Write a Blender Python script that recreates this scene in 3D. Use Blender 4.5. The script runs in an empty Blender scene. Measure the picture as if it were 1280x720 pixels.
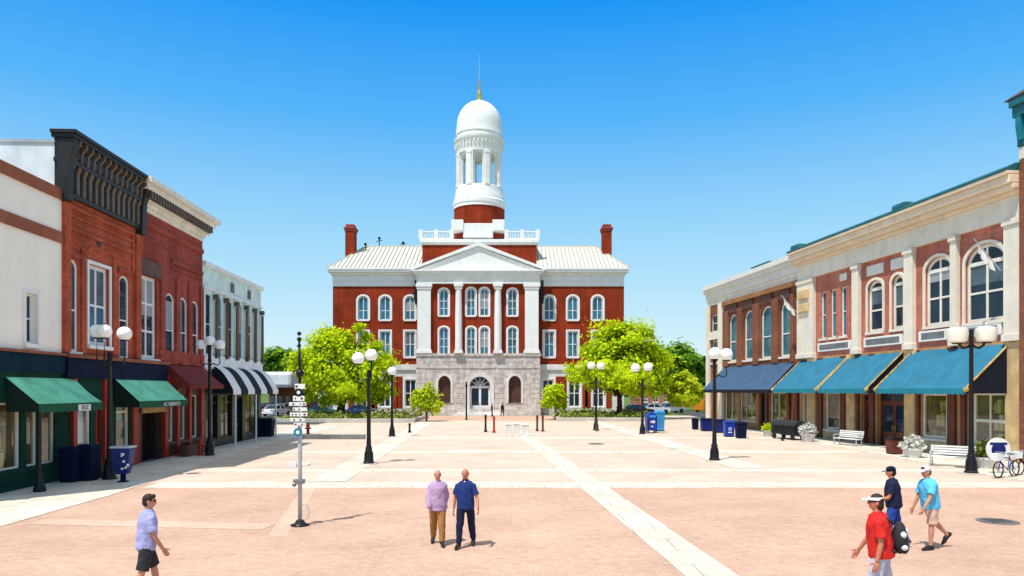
import bpy, bmesh, math, random
from mathutils import Vector, Matrix, Euler
R = math.radians
rnd = random.Random(11)
scene = bpy.context.scene
COL = scene.collection
HC, F, HZ = 3.5, 900.0, 487.0          # eye height, focal length in photo pixels, horizon row

def gd(py): return HC * F / (py - HZ)                 # distance of a ground point seen at row py
def wx(px, D): return (px - 640.0) * D / F
def wz(py, D): return HC + (HZ - py) * D / F

# ------------------------------------------------------------------ materials
def nd(nt, t, **kw):
    n = nt.nodes.new(t)
    for k, v in kw.items(): setattr(n, k, v)
    return n

def new_mat(name):
    m = bpy.data.materials.new(name); m.use_nodes = True
    nt = m.node_tree
    return m, nt, nt.nodes['Principled BSDF'], nt.links

def vary(nt, L, col_socket, scale, lo, hi, coord, detail=5, stretch=None):
    """multiply a colour by noise between lo and hi"""
    src = coord
    if stretch:
        mp = nd(nt, 'ShaderNodeMapping'); mp.inputs['Scale'].default_value = stretch
        L.new(coord, mp.inputs['Vector']); src = mp.outputs['Vector']
    no = nd(nt, 'ShaderNodeTexNoise'); no.inputs['Scale'].default_value = scale; no.inputs['Detail'].default_value = detail
    L.new(src, no.inputs['Vector'])
    mr = nd(nt, 'ShaderNodeMapRange'); mr.inputs['From Min'].default_value = .3; mr.inputs['From Max'].default_value = .7
    mr.inputs['To Min'].default_value = lo; mr.inputs['To Max'].default_value = hi
    L.new(no.outputs['Fac'], mr.inputs['Value'])
    mx = nd(nt, 'ShaderNodeMix', data_type='RGBA', blend_type='MULTIPLY'); mx.inputs['Factor'].default_value = 1
    L.new(col_socket, mx.inputs['A']); L.new(mr.outputs['Result'], mx.inputs['B'])
    return mx.outputs['Result'], no.outputs['Fac']

def M(name, col, rough=.7, var=.18, scale=1.5, fine=25., metal=0., bump=.0, streak=True, spec=.28, sheen=0):
    m, nt, b, L = new_mat(name)
    tc = nd(nt, 'ShaderNodeTexCoord'); co = tc.outputs['Object']
    rgb = nd(nt, 'ShaderNodeRGB'); rgb.outputs[0].default_value = (*col, 1)
    c, _ = vary(nt, L, rgb.outputs[0], scale, 1 - var, 1 + var * .5, co)
    c, f = vary(nt, L, c, fine, 1 - var * .5, 1 + var * .3, co)
    if streak: c, _ = vary(nt, L, c, 2.2, 1 - var * .7, 1 + var * .15, co, stretch=(1, 1, .12))
    L.new(c, b.inputs['Base Color'])
    b.inputs['Roughness'].default_value = rough; b.inputs['Metallic'].default_value = metal
    b.inputs['Specular IOR Level'].default_value = spec
    if bump:
        bp = nd(nt, 'ShaderNodeBump'); bp.inputs['Strength'].default_value = bump; bp.inputs['Distance'].default_value = .02
        L.new(f, bp.inputs['Height']); L.new(bp.outputs['Normal'], b.inputs['Normal'])
    return m

def brick_mat(name, c1, c2, mortar, bw=.23, bh=.078, var=.3, flat=False, ms=.009, rough=.85, big=.7):
    m, nt, b, L = new_mat(name)
    tc = nd(nt, 'ShaderNodeTexCoord'); co = tc.outputs['Object']
    if flat: v = co
    else:
        sp = nd(nt, 'ShaderNodeSeparateXYZ'); L.new(co, sp.inputs[0])
        ad = nd(nt, 'ShaderNodeMath', operation='ADD'); L.new(sp.outputs['X'], ad.inputs[0]); L.new(sp.outputs['Y'], ad.inputs[1])
        cb = nd(nt, 'ShaderNodeCombineXYZ'); L.new(ad.outputs[0], cb.inputs['X']); L.new(sp.outputs['Z'], cb.inputs['Y']); v = cb.outputs[0]
    br = nd(nt, 'ShaderNodeTexBrick'); L.new(v, br.inputs['Vector'])
    br.inputs['Color1'].default_value = (*c1, 1); br.inputs['Color2'].default_value = (*c2, 1); br.inputs['Mortar'].default_value = (*mortar, 1)
    br.inputs['Scale'].default_value = 1; br.inputs['Brick Width'].default_value = bw; br.inputs['Row Height'].default_value = bh
    br.inputs['Mortar Size'].default_value = ms; br.inputs['Bias'].default_value = -.1
    c, _ = vary(nt, L, br.outputs['Color'], .45, 1 - var * big, 1 + var * .5, co)
    c, f = vary(nt, L, c, 5, 1 - var * .5, 1 + var * .35, co)
    if flat: c, _ = vary(nt, L, c, 22, 1 - var*.5, 1 + var*.4, co, detail=2)
    if not flat: c, _ = vary(nt, L, c, 1.6, 1 - var * .6, 1 + var * .1, co, stretch=(1, 1, .1))
    else: c, _ = vary(nt, L, c, .09, 1 - var * .3, 1 + var * .2, co)
    L.new(c, b.inputs['Base Color']); b.inputs['Roughness'].default_value = rough; b.inputs['Specular IOR Level'].default_value = .12
    bp = nd(nt, 'ShaderNodeBump'); bp.inputs['Strength'].default_value = .35; bp.inputs['Distance'].default_value = .012; bp.invert = True
    L.new(br.outputs['Fac'], bp.inputs['Height']); L.new(bp.outputs['Normal'], b.inputs['Normal'])
    return m

def glass_dark(name, col, rough=.04, var=.5):
    m, nt, b, L = new_mat(name)
    tc = nd(nt, 'ShaderNodeTexCoord'); co = tc.outputs['Object']
    rgb = nd(nt, 'ShaderNodeRGB'); rgb.outputs[0].default_value = (*col, 1)
    c, _ = vary(nt, L, rgb.outputs[0], .9, 1 - var, 1 + var, co, stretch=(1, 1, .5))
    L.new(c, b.inputs['Base Color']); b.inputs['Roughness'].default_value = rough
    b.inputs['Specular IOR Level'].default_value = .4; b.inputs['IOR'].default_value = 1.4
    no = nd(nt, 'ShaderNodeTexNoise'); no.inputs['Scale'].default_value = .8; L.new(co, no.inputs['Vector'])
    bp = nd(nt, 'ShaderNodeBump'); bp.inputs['Strength'].default_value = .12; bp.inputs['Distance'].default_value = .05
    L.new(no.outputs['Fac'], bp.inputs['Height']); L.new(bp.outputs['Normal'], b.inputs['Normal'])
    return m

def glass_clear(name, tint, refl=.3):
    m, nt, b, L = new_mat(name)
    nt.nodes.remove(b); out = nt.nodes['Material Output']
    t = nd(nt, 'ShaderNodeBsdfTransparent'); t.inputs[0].default_value = (*tint, 1)
    g = nd(nt, 'ShaderNodeBsdfGlossy'); g.inputs['Roughness'].default_value = .03
    lw = nd(nt, 'ShaderNodeLayerWeight'); lw.inputs['Blend'].default_value = .35
    mr = nd(nt, 'ShaderNodeMapRange'); mr.inputs['To Min'].default_value = refl * .5; mr.inputs['To Max'].default_value = min(1, refl * 2.4)
    L.new(lw.outputs['Facing'], mr.inputs['Value'])
    mx = nd(nt, 'ShaderNodeMixShader'); L.new(mr.outputs['Result'], mx.inputs[0]); L.new(t.outputs[0], mx.inputs[1]); L.new(g.outputs[0], mx.inputs[2])
    L.new(mx.outputs[0], out.inputs[0])
    return m

def leaf_mat(name, c_dark, c_mid, c_light, trans=.35, patch=.55):
    m, nt, b, L = new_mat(name)
    g = nd(nt, 'ShaderNodeNewGeometry'); tc = nd(nt, 'ShaderNodeTexCoord')
    no = nd(nt, 'ShaderNodeTexNoise'); no.inputs['Scale'].default_value = patch; no.inputs['Detail'].default_value = 3
    L.new(tc.outputs['Object'], no.inputs['Vector'])
    a = nd(nt, 'ShaderNodeMath', operation='MULTIPLY_ADD'); a.inputs[1].default_value = .55; L.new(g.outputs['Random Per Island'], a.inputs[0])
    mr = nd(nt, 'ShaderNodeMapRange'); mr.inputs['From Min'].default_value = .3; mr.inputs['From Max'].default_value = .7; mr.inputs['To Max'].default_value = .45
    L.new(no.outputs['Fac'], mr.inputs['Value']); L.new(mr.outputs['Result'], a.inputs[2])
    cr = nd(nt, 'ShaderNodeValToRGB'); e = cr.color_ramp.elements
    e[0].color = (*c_dark, 1); e[1].color = (*c_light, 1); k = e.new(.5); k.color = (*c_mid, 1)
    L.new(a.outputs[0], cr.inputs[0]); L.new(cr.outputs[0], b.inputs['Base Color']); b.inputs['Roughness'].default_value = .6
    b.inputs['Specular IOR Level'].default_value = .15
    tr = nd(nt, 'ShaderNodeBsdfTranslucent'); L.new(cr.outputs[0], tr.inputs[0])
    mx = nd(nt, 'ShaderNodeMixShader'); mx.inputs[0].default_value = trans
    L.new(b.outputs[0], mx.inputs[1]); L.new(tr.outputs[0], mx.inputs[2]); L.new(mx.outputs[0], nt.nodes['Material Output'].inputs[0])
    return m

MT = dict(
    white=M('white_paint', (.84, .83, .79), .55, .07), cream=M('cream_paint', (.86, .81, .70), .65, .14),
    cream_stucco=M('cream_stucco', (.97, .91, .78), .85, .05, bump=.2), offwhite=M('offwhite_stone', (.76, .74, .67), .75, .1),
    mint=M('mint_paint', (.68, .86, .80), .6, .18), grey_white=M('grey_white_paint', (.80, .83, .84), .7, .14),
    brick_a=brick_mat('bright_red_brick', (.62, .125, .055), (.46, .085, .042), (.36, .10, .06), var=.42),
    brick_b=brick_mat('dark_red_brick', (.46, .085, .055), (.34, .058, .042), (.30, .09, .07), var=.42),
    brick_c=brick_mat('courthouse_brick', (.35, .044, .012), (.285, .034, .010), (.27, .040, .016), var=.42),
    brick_d=brick_mat('pink_red_brick', (.60, .20, .13), (.50, .155, .105), (.46, .21, .15), var=.42),
    brick_e=brick_mat('brown_brick', (.30, .10, .05), (.23, .07, .04), (.28, .16, .11), var=.42),
    band_brown=M('brown_band', (.34, .11, .055), .8, .25), black_iron=M('black_pressed_metal', (.030, .028, .026), .45, .3, spec=.25),
    bronze_b=M('brown_column_paint', (.20, .115, .07), .6, .25), bronze=M('bronze_trim', (.15, .11, .08), .5, .3),
    tan=M('tan_stone', (.76, .54, .27), .8, .25, bump=.3), tan_dark=M('ochre_stone', (.52, .30, .13), .8, .25, bump=.3),
    buff=M('buff_stone', (.80, .74, .61), .75, .10), buff_orange=M('peach_cornice_paint', (.84, .68, .49), .65, .10),
    teal=M('teal_roof_metal', (.02, .15, .17), .5, .3), wood=M('varnished_wood', (.36, .16, .06), .5, .3),
    dark_wood=M('dark_red_wood', (.16, .035, .022), .45, .3), red_paint=M('red_paint', (.42, .035, .02), .45, .2),
    brown_paint=M('brown_paint', (.12, .05, .035), .5, .3), green_dark=M('dark_green_paint', (.007, .055, .036), .7, .25, spec=.1),
    navy=M('navy_paint', (.006, .011, .045), .7, .25, spec=.1), blue=M('blue_plastic', (.012, .05, .40), .35, .2), blue_deep=M('deep_blue_plastic', (.010, .022, .17), .4, .25, spec=.25),
    sky_blue=M('sky_blue_plastic', (.05, .36, .70), .4, .2),
    black=M('black_paint', (.014, .014, .016), .35, .3, spec=.25), grey=M('grey_metal', (.30, .31, .32), .4, .3, metal=.6),
    zinc=M('cream_metal_roof', (.57, .57, .50), .6, .10, spec=.2, streak=False), globe=M('opal_globe', (.96, .96, .94), .25, .04, streak=False),
    lantern=M('cream_lantern_glass', (.88, .84, .70), .3, .06, streak=False),
    gold=M('gilded_metal', (.80, .52, .14), .3, .15, metal=.7), steel=M('galvanised_steel', (.55, .57, .58), .45, .2, metal=.3),
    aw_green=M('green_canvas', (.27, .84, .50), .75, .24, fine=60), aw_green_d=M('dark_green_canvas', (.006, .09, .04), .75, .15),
    aw_blue=M('blue_canvas', (.026, .18, .285), .8, .16, fine=60), aw_slate=M('slate_blue_canvas', (.05, .105, .19), .75, .16, fine=60),
    aw_navy=M('navy_canvas', (.005, .008, .02), .8, .2), aw_red=M('maroon_canvas', (.20, .018, .014), .75, .2),
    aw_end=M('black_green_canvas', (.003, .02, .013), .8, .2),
    aw_teal=M('teal_canvas', (.012, .22, .30), .7, .15), trim_y=M('yellow_trim', (.62, .42, .14), .6, .5, scale=5, fine=9),
    pane=glass_dark('window_glass', (.012, .026, .045)), pane_blue=glass_dark('blue_window_glass', (.035, .15, .23)),
    pane_teal=glass_dark('teal_window_glass', (.05, .17, .20)),
    shop=glass_clear('shop_glass', (.88, .92, .90), .12), blind_a=M('drawn_blind', (.34, .37, .38), .12, .2), blind_b=M('dim_blind', (.10, .15, .18), .1, .3),
    curtain=M('net_curtain', (.7, .7, .66), .9, .15),
    inner=M('shop_interior', (.46, .33, .16), .9, .3, scale=2), inner_dark=M('dark_interior', (.03, .025, .02), .9, .3),
    goods=leaf_mat('mixed_goods', (.10, .14, .03), (.70, .62, .16), (.95, .88, .62), 0, 1.2),
    stone=M('rusticated_stone', (.68, .61, .55), .85, .34, scale=1.6, fine=7, bump=.6), stone_l=M('pale_limestone', (.76, .73, .69), .8, .18, scale=.8),
    conc=M('pale_concrete', (.74, .68, .57), .85, .14, scale=.6, fine=14, streak=False), kerb=M('kerb_stone', (.55, .50, .43), .85, .2, streak=False),
    soil=M('soil', (.10, .065, .04), .95, .4, streak=False), seam=M('roof_seam_metal', (.42, .42, .36), .6, .1, streak=False), bark=M('bark', (.075, .05, .035), .9, .4, fine=12, bump=.6),
    grass=M('lawn_grass', (.10, .17, .025), .9, .4, scale=.3, fine=9, streak=False),
    road=M('asphalt', (.075, .073, .072), .9, .25, scale=.4, streak=False), roof_flat=M('roof_membrane', (.32, .31, .30), .9, .2),
    leaf_lime=leaf_mat('lime_leaves', (.16, .28, .003), (.62, .76, .010), (.90, .94, .03), .5),
    leaf_green=leaf_mat('green_leaves', (.04, .14, .008), (.17, .36, .015), (.38, .55, .03)),
    leaf_yel=leaf_mat('yellow_green_leaves', (.24, .36, .01), (.60, .70, .02), (.85, .85, .05), .5),
    leaf_dark=leaf_mat('dark_green_leaves', (.012, .04, .01), (.03, .09, .02), (.07, .14, .03)),
    bed_leaf=leaf_mat('bed_plants', (.04, .08, .01), (.24, .30, .04), (.62, .60, .22)),
    flower=leaf_mat('white_flowers', (.10, .16, .05), (.80, .80, .76), (.88, .86, .82)),
    skin=M('skin', (.56, .27, .17), .5, .12, streak=False), skin_r=M('sunburnt_skin', (.54, .21, .125), .5, .12, streak=False),
    skin_d=M('tanned_skin', (.36, .15, .085), .5, .12, streak=False),
    hair=M('dark_brown_hair', (.035, .018, .010), .6, .3, streak=False), hair_grey=M('thin_grey_hair', (.52, .36, .27), .7, .2, streak=False),
    lav=M('lavender_cotton', (.36, .38, .66), .85, .08, bump=.3, streak=False, scale=6), lilac=M('lilac_cotton', (.50, .34, .52), .85, .08, bump=.3, streak=False, scale=6),
    khaki=M('khaki_cotton', (.38, .18, .055), .85, .08, bump=.3, streak=False, scale=6), char=M('charcoal_cotton', (.028, .029, .033), .85, .08, streak=False, scale=6),
    royal=M('royal_blue_cotton', (.012, .035, .16), .85, .08, bump=.3, streak=False, scale=6), navyc=M('navy_cotton', (.008, .012, .04), .85, .08, streak=False, scale=6),
    denim=M('blue_denim', (.018, .06, .30), .85, .08, streak=False, scale=6), redc=M('red_cotton', (.62, .018, .014), .8, .08, bump=.3, streak=False, scale=6),
    skyc=M('light_blue_cotton', (.11, .52, .80), .8, .08, bump=.3, streak=False, scale=6), pinkc=M('beige_pink_cotton', (.66, .42, .32), .85, .08, streak=False, scale=6),
    pale=M('pale_grey_cotton', (.50, .52, .62), .85, .08, streak=False, scale=6), whitec=M('white_cotton', (.80, .78, .75), .85, .12, streak=False, scale=6),
    shoe=M('dark_shoe', (.02, .018, .016), .5, .3, streak=False),
    hyd=M('hydrant_red', (.50, .04, .025), .4, .2), tyre=M('tyre_rubber', (.018, .018, .018), .8, .2, streak=False),
    car_white=M('white_car_paint', (.75, .75, .75), .2, .04, streak=False), car_teal=M('teal_car_paint', (.02, .17, .24), .2, .04, streak=False),
    car_blue=M('blue_car_paint', (.02, .06, .22), .2, .04, streak=False), car_black=M('black_car_paint', (.015, .015, .018), .2, .04, streak=False),
    car_silver=M('silver_car_paint', (.45, .46, .48), .25, .04, metal=.5, streak=False), car_orange=M('orange_van_paint', (.66, .24, .02), .3, .05, streak=False),
    lens_red=M('red_lens', (.45, .01, .01), .2, .05, streak=False), lens=M('clear_lens', (.8, .8, .78), .1, .05, streak=False),
    orange_board=M('wooden_sign_board', (.66, .38, .13), .6, .25),
)
MT['pave'] = brick_mat('brick_paving', (.60, .395, .295), (.535, .345, .25), (.43, .30, .23), bw=.21, bh=.105, var=.22, flat=True, ms=.006, big=.5)
MT['pave_pale'] = brick_mat('pale_brick_paving', (.64, .525, .425), (.585, .47, .37), (.48, .40, .33), bw=.21, bh=.105, var=.20, flat=True, ms=.006, big=.5)
MT['pave_soft'] = brick_mat('soft_pale_paving', (.66, .47, .36), (.60, .42, .32), (.50, .37, .29), bw=.21, bh=.105, var=.2, flat=True, ms=.006, big=.5)
MT['slab'] = brick_mat('concrete_slabs', (.68, .63, .53), (.62, .57, .475), (.42, .37, .31), bw=1.2, bh=1.2, var=.22, flat=True, ms=.016, big=.6)

# ------------------------------------------------------------------ mesh helpers
def tag(o, label=None, cat=None, group=None, kind=None):
    if label: o['label'] = label
    if cat: o['category'] = cat
    if group: o['group'] = group
    if kind: o['kind'] = kind
    return o

def thing(name, label, cat, loc=(0, 0, 0), rz=0., group=None):
    o = bpy.data.objects.new(name, None); COL.objects.link(o)
    o.empty_display_size = .2; o.location = loc; o.rotation_euler = (0, 0, rz)
    return tag(o, label, cat, group)

def copy_tree(o, parent=None):
    kids = list(o.children)
    c = o.copy(); COL.objects.link(c)
    if parent: c.parent = parent
    for k in kids: copy_tree(k, c)
    return c

class MB:
    def __init__(s): s.bm = bmesh.new()
    def face(s, pts):
        vs = [s.bm.verts.new(p) for p in pts]
        try: return s.bm.faces.new(vs)
        except ValueError: return None
    def box(s, x0, x1, y0, y1, z0, z1, rot=None, at=None):
        P = [Vector(p) for p in ((x0,y0,z0),(x1,y0,z0),(x1,y1,z0),(x0,y1,z0),(x0,y0,z1),(x1,y0,z1),(x1,y1,z1),(x0,y1,z1))]
        if rot is not None: P = [rot @ p for p in P]
        if at is not None: P = [p + Vector(at) for p in P]
        v = [s.bm.verts.new(p) for p in P]
        for f in ((0,3,2,1),(4,5,6,7),(0,1,5,4),(1,2,6,5),(2,3,7,6),(3,0,4,7)): s.bm.faces.new([v[i] for i in f])
        return s
    def rings(s, rings, cap0=True, cap1=True, closed=True):
        R_ = [[s.bm.verts.new(p) for p in r] for r in rings]
        n = len(R_[0])
        for a, b in zip(R_, R_[1:]):
            for i in range(n if closed else n - 1):
                j = (i + 1) % n
                s.bm.faces.new((a[i], a[j], b[j], b[i]))
        if cap0 and n > 2: s.bm.faces.new(R_[0][::-1])
        if cap1 and n > 2: s.bm.faces.new(R_[-1])
        return s
    def tube(s, pts, rad, n=8, cap=True):
        pts = [Vector(p) for p in pts]
        if not isinstance(rad, (list, tuple)): rad = [rad] * len(pts)
        rings = []; up = None
        for i, p in enumerate(pts):
            d = (pts[min(i + 1, len(pts) - 1)] - pts[max(i - 1, 0)]).normalized()
            if up is None:
                up = Vector((0, 0, 1)) if abs(d.z) < .9 else Vector((1, 0, 0))
            a = d.cross(up).normalized(); b = d.cross(a).normalized(); up = -b if False else up
            rings.append([p + (a * math.cos(2*math.pi*k/n) + b * math.sin(2*math.pi*k/n)) * rad[i] for k in range(n)])
        return s.rings(rings, cap, cap)
    def lathe(s, prof, c=(0, 0, 0), n=16, a0=0.):
        cx, cy, cz = c
        return s.rings([[(cx + r*math.cos(2*math.pi*k/n + a0), cy + r*math.sin(2*math.pi*k/n + a0), cz + z) for k in range(n)] for r, z in prof])
    def ball(s, c, rx, ry=None, rz=None, n=14, m=9, rot=None):
        ry = rx if ry is None else ry; rz = rx if rz is None else rz
        c = Vector(c); rings = []
        for i in range(m + 1):
            t = math.pi * (i + .02) / (m + .04)
            ring = []
            for k in range(n):
                p = Vector((rx*math.sin(t)*math.cos(2*math.pi*k/n), ry*math.sin(t)*math.sin(2*math.pi*k/n), -rz*math.cos(t)))
                if rot is not None: p = rot @ p
                ring.append(c + p)
            rings.append(ring)
        return s.rings(rings)
    def prism_xz(s, poly, y0, y1):
        a = [s.bm.verts.new((x, y0, z)) for x, z in poly]; b = [s.bm.verts.new((x, y1, z)) for x, z in poly]
        n = len(poly); s.bm.faces.new(a); s.bm.faces.new(b[::-1])
        for i in range(n): s.bm.faces.new((a[i], b[i], b[(i+1) % n], a[(i+1) % n]))
        return s
    def prism_yz(s, poly, x0, x1):
        a = [s.bm.verts.new((x0, y, z)) for y, z in poly]; b = [s.bm.verts.new((x1, y, z)) for y, z in poly]
        n = len(poly); s.bm.faces.new(a); s.bm.faces.new(b[::-1])
        for i in range(n): s.bm.faces.new((a[i], b[i], b[(i+1) % n], a[(i+1) % n]))
        return s
    def prism_xy(s, poly, z0, z1):
        a = [s.bm.verts.new((x, y, z0)) for x, y in poly]; b = [s.bm.verts.new((x, y, z1)) for x, y in poly]
        n = len(poly); s.bm.faces.new(a[::-1]); s.bm.faces.new(b)
        for i in range(n): s.bm.faces.new((a[i], a[(i+1) % n], b[(i+1) % n], b[i]))
        return s
    def empty(s): return len(s.bm.faces) == 0
    def mesh(s, name, smooth=False, normals=True):
        if normals: bmesh.ops.recalc_face_normals(s.bm, faces=s.bm.faces)
        me = bpy.data.meshes.new(name); s.bm.to_mesh(me); s.bm.free()
        if smooth: me.polygons.foreach_set('use_smooth', [True] * len(me.polygons))
        return me
    def build(s, name, mat, parent=None, smooth=False, normals=True, bevel=0., loc=None, rz=0.):
        me = s.mesh(name, smooth, normals); me.materials.append(MT[mat] if isinstance(mat, str) else mat)
        o = bpy.data.objects.new(name, me); COL.objects.link(o)
        if parent: o.parent = parent
        if loc: o.location = loc
        if rz: o.rotation_euler.z = rz
        if bevel:
            b = o.modifiers.new('bevel', 'BEVEL'); b.width = bevel; b.segments = 2; b.limit_method = 'ANGLE'; b.angle_limit = R(40)
        return o

def smooth_angle(o, deg=40):
    me = o.data
    me.polygons.foreach_set('use_smooth', [True] * len(me.polygons))
    bm = bmesh.new(); bm.from_mesh(me)
    for e in bm.edges:
        if len(e.link_faces) == 2 and e.calc_face_angle(0) > R(deg): e.smooth = False
    bm.to_mesh(me); bm.free()
    return o

def text_mesh(txt, size, mat, parent, name, loc, rot, extrude=.004):
    cu = bpy.data.curves.new(name, 'FONT'); cu.body = txt; cu.size = size; cu.extrude = extrude; cu.align_x = 'CENTER'; cu.align_y = 'CENTER'
    t = bpy.data.objects.new('t', cu); COL.objects.link(t)
    dg = bpy.context.evaluated_depsgraph_get(); dg.update()
    me = bpy.data.meshes.new_from_object(t.evaluated_get(dg)); COL.objects.unlink(t); bpy.data.objects.remove(t)
    me.materials.clear(); me.materials.append(MT[mat])
    o = bpy.data.objects.new(name, me); COL.objects.link(o); o.parent = parent; o.location = loc; o.rotation_euler = rot
    return o

# ------------------------------------------------------------------ facade helpers (local frame: x along wall, -y outward, z up)
def outline(x0, x1, z0, z1, rise=0., pointed=False, n=12):
    pts = [(x0, z0), (x1, z0)]
    if rise <= 0: return pts + [(x1, z1), (x0, z1)]
    zs = z1 - rise; cx = (x0 + x1) / 2; hw = (x1 - x0) / 2
    for i in range(n + 1):
        a = math.pi * i / n
        if pointed:
            t = math.cos(a); z = zs + rise * (1 - abs(t)) ** .62
            pts.append((cx + hw * t, z))
        else: pts.append((cx + hw * math.cos(a), zs + rise * math.sin(a)))
    return pts

def wall(mb, x0, x1, z0, z1, ops, y=0., depth=.25):
    """ops: dicts x0,x1,z0,z1,rise,pointed"""
    xs = sorted({x0, x1} | {o[k] for o in ops for k in ('x0', 'x1') if x0 < o[k] < x1})
    zs = sorted({z0, z1} | {o[k] for o in ops for k in ('z0', 'z1') if z0 < o[k] < z1})
    for a, b in zip(xs, xs[1:]):
        for c, d in zip(zs, zs[1:]):
            mx, mz = (a + b) / 2, (c + d) / 2
            if any(o['x0'] < mx < o['x1'] and o['z0'] < mz < o['z1'] for o in ops): continue
            mb.face([(a, y, c), (b, y, c), (b, y, d), (a, y, d)])
    for o in ops:
        ri = o.get('rise', 0); pt = outline(o['x0'], o['x1'], o['z0'], o['z1'], ri, o.get('pointed', False))
        n = len(pt)
        for i in range(n):
            (xa, za), (xb, zb) = pt[i], pt[(i + 1) % n]
            if abs(xa - xb) + abs(za - zb) < 1e-6: continue
            mb.face([(xa, y, za), (xb, y, zb), (xb, y + depth, zb), (xa, y + depth, za)])
        if ri > 0:
            arc = pt[2:]; mid = len(arc) // 2
            for pts, cx in ((arc[:mid + 1], o['x1']), (arc[mid:], o['x0'])):
                for p, q in zip(pts, pts[1:]):
                    if abs((p[0]-cx)*(q[1]-o['z1']) - (q[0]-cx)*(p[1]-o['z1'])) < 1e-7: continue
                    mb.face([(cx, y, o['z1']), (p[0], y, p[1]), (q[0], y, q[1])])

def O(x0, x1, z0, z1, rise=0., pointed=False, **k):
    d = dict(x0=x0, x1=x1, z0=z0, z1=z1, rise=rise, pointed=pointed); d.update(k); return d

def strip(mb, oa, ob, y0, y1):
    """flat ring between two outlines at y0 with inner and outer returns to y1"""
    n = len(oa)
    for i in range(n):
        j = (i + 1) % n
        (a, b), (c, d), (e, f), (g, h) = oa[i], oa[j], ob[j], ob[i]
        mb.face([(a, y0, b), (c, y0, d), (e, y0, f), (g, y0, h)])
        mb.face([(g, y0, h), (e, y0, f), (e, y1, f), (g, y1, h)])
        mb.face([(a, y0, b), (a, y1, b), (c, y1, d), (c, y0, d)])

def window(root, o, y=0., frame='white', pane='pane', fw=.08, casing=0., nv=1, nh=1, sill=True, sill_mat=None, depth=.14, transom=None, label=None, cas_mat=None, hood=None):
    x0, x1, z0, z1, ri, pt = o['x0'], o['x1'], o['z0'], o['z1'], o['rise'], o['pointed']
    mb = MB(); yf = y + depth
    e = .004
    oa = outline(x0 + e, x1 - e, z0 + e, z1 - e, ri, pt); ob = outline(x0 + fw, x1 - fw, z0 + fw, z1 - fw, max(0, ri - fw*.6) if ri else 0, pt)
    strip(mb, oa, ob, yf, yf + .1)
    for i in range(1, nv + 1):
        xm = x0 + (x1 - x0) * i / (nv + 1); w = fw * (.75 if nv < 2 else .45)
        mb.box(xm - w/2, xm + w/2, yf + .012, yf + .07, z0 + fw, z1 - fw - (0 if (not ri or nv % 2) else ri * .3))
    for i in range(1, nh + 1):
        zm = z0 + (z1 - ri - z0) * i / (nh + 1); w = fw * .6
        mb.box(x0 + fw, x1 - fw, yf + .005, yf + .075, zm - w/2, zm + w/2)
    if transom: mb.box(x0 + fw*.9, x1 - fw*.9, yf - .01, yf + .08, transom - fw*.55, transom + fw*.55)
    if casing and not cas_mat:
        oc = outline(x0 - casing, x1 + casing, z0 - (0 if sill else casing), z1 + casing, ri + casing*.4 if ri else 0, pt)
        strip(mb, oc, outline(x0, x1, z0, z1, ri, pt), y - .06, y + .01)
    w = mb.build('window', frame, root)
    if label: w['label'] = label
    mp = MB(); mp.face([(a, yf + .05, b) for a, b in outline(x0 + fw*.8, x1 - fw*.8, z0 + fw*.8, z1 - fw*.8, max(0, ri - fw*.5) if ri else 0, pt)])
    mp.build('pane', pane, w, normals=False)
    rb = random.Random(int(x0*131 + z0*17 + y*7))
    if pane != 'shop' and rb.random() < .55 and x1 - x0 > .7:
        dz = (z1 - ri - z0 - fw) * rb.choice((.18, .35, .48, .48, .65)); zb_ = z1 - ri - fw*.4 - dz
        MB().face([(x0 + fw, yf + .047, zb_), (x1 - fw, yf + .047, zb_), (x1 - fw, yf + .047, z1 - ri - fw*.5), (x0 + fw, yf + .047, z1 - ri - fw*.5)]) if False else None
        mbl = MB(); mbl.face([(x0 + fw, yf + .047, zb_), (x1 - fw, yf + .047, zb_), (x1 - fw, yf + .047, z1 - ri - fw*.5), (x0 + fw, yf + .047, z1 - ri - fw*.5)]); mbl.build('blind', rb.choice(('blind_a', 'blind_b', 'blind_b')), w, normals=False)
    if casing and cas_mat:
        mc = MB(); oc = outline(x0 - casing, x1 + casing, z0, z1 + casing, ri + casing*.4 if ri else 0, pt)
        strip(mc, oc, outline(x0, x1, z0, z1, ri, pt), y - .07, y + .01); mc.build('window_surround', cas_mat, w)
    if sill:
        MB().box(x0 - .12, x1 + .12, y - .14, y + .05, z0 - .16, z0 - .002).build('sill', sill_mat or frame, w)
    return w

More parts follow.
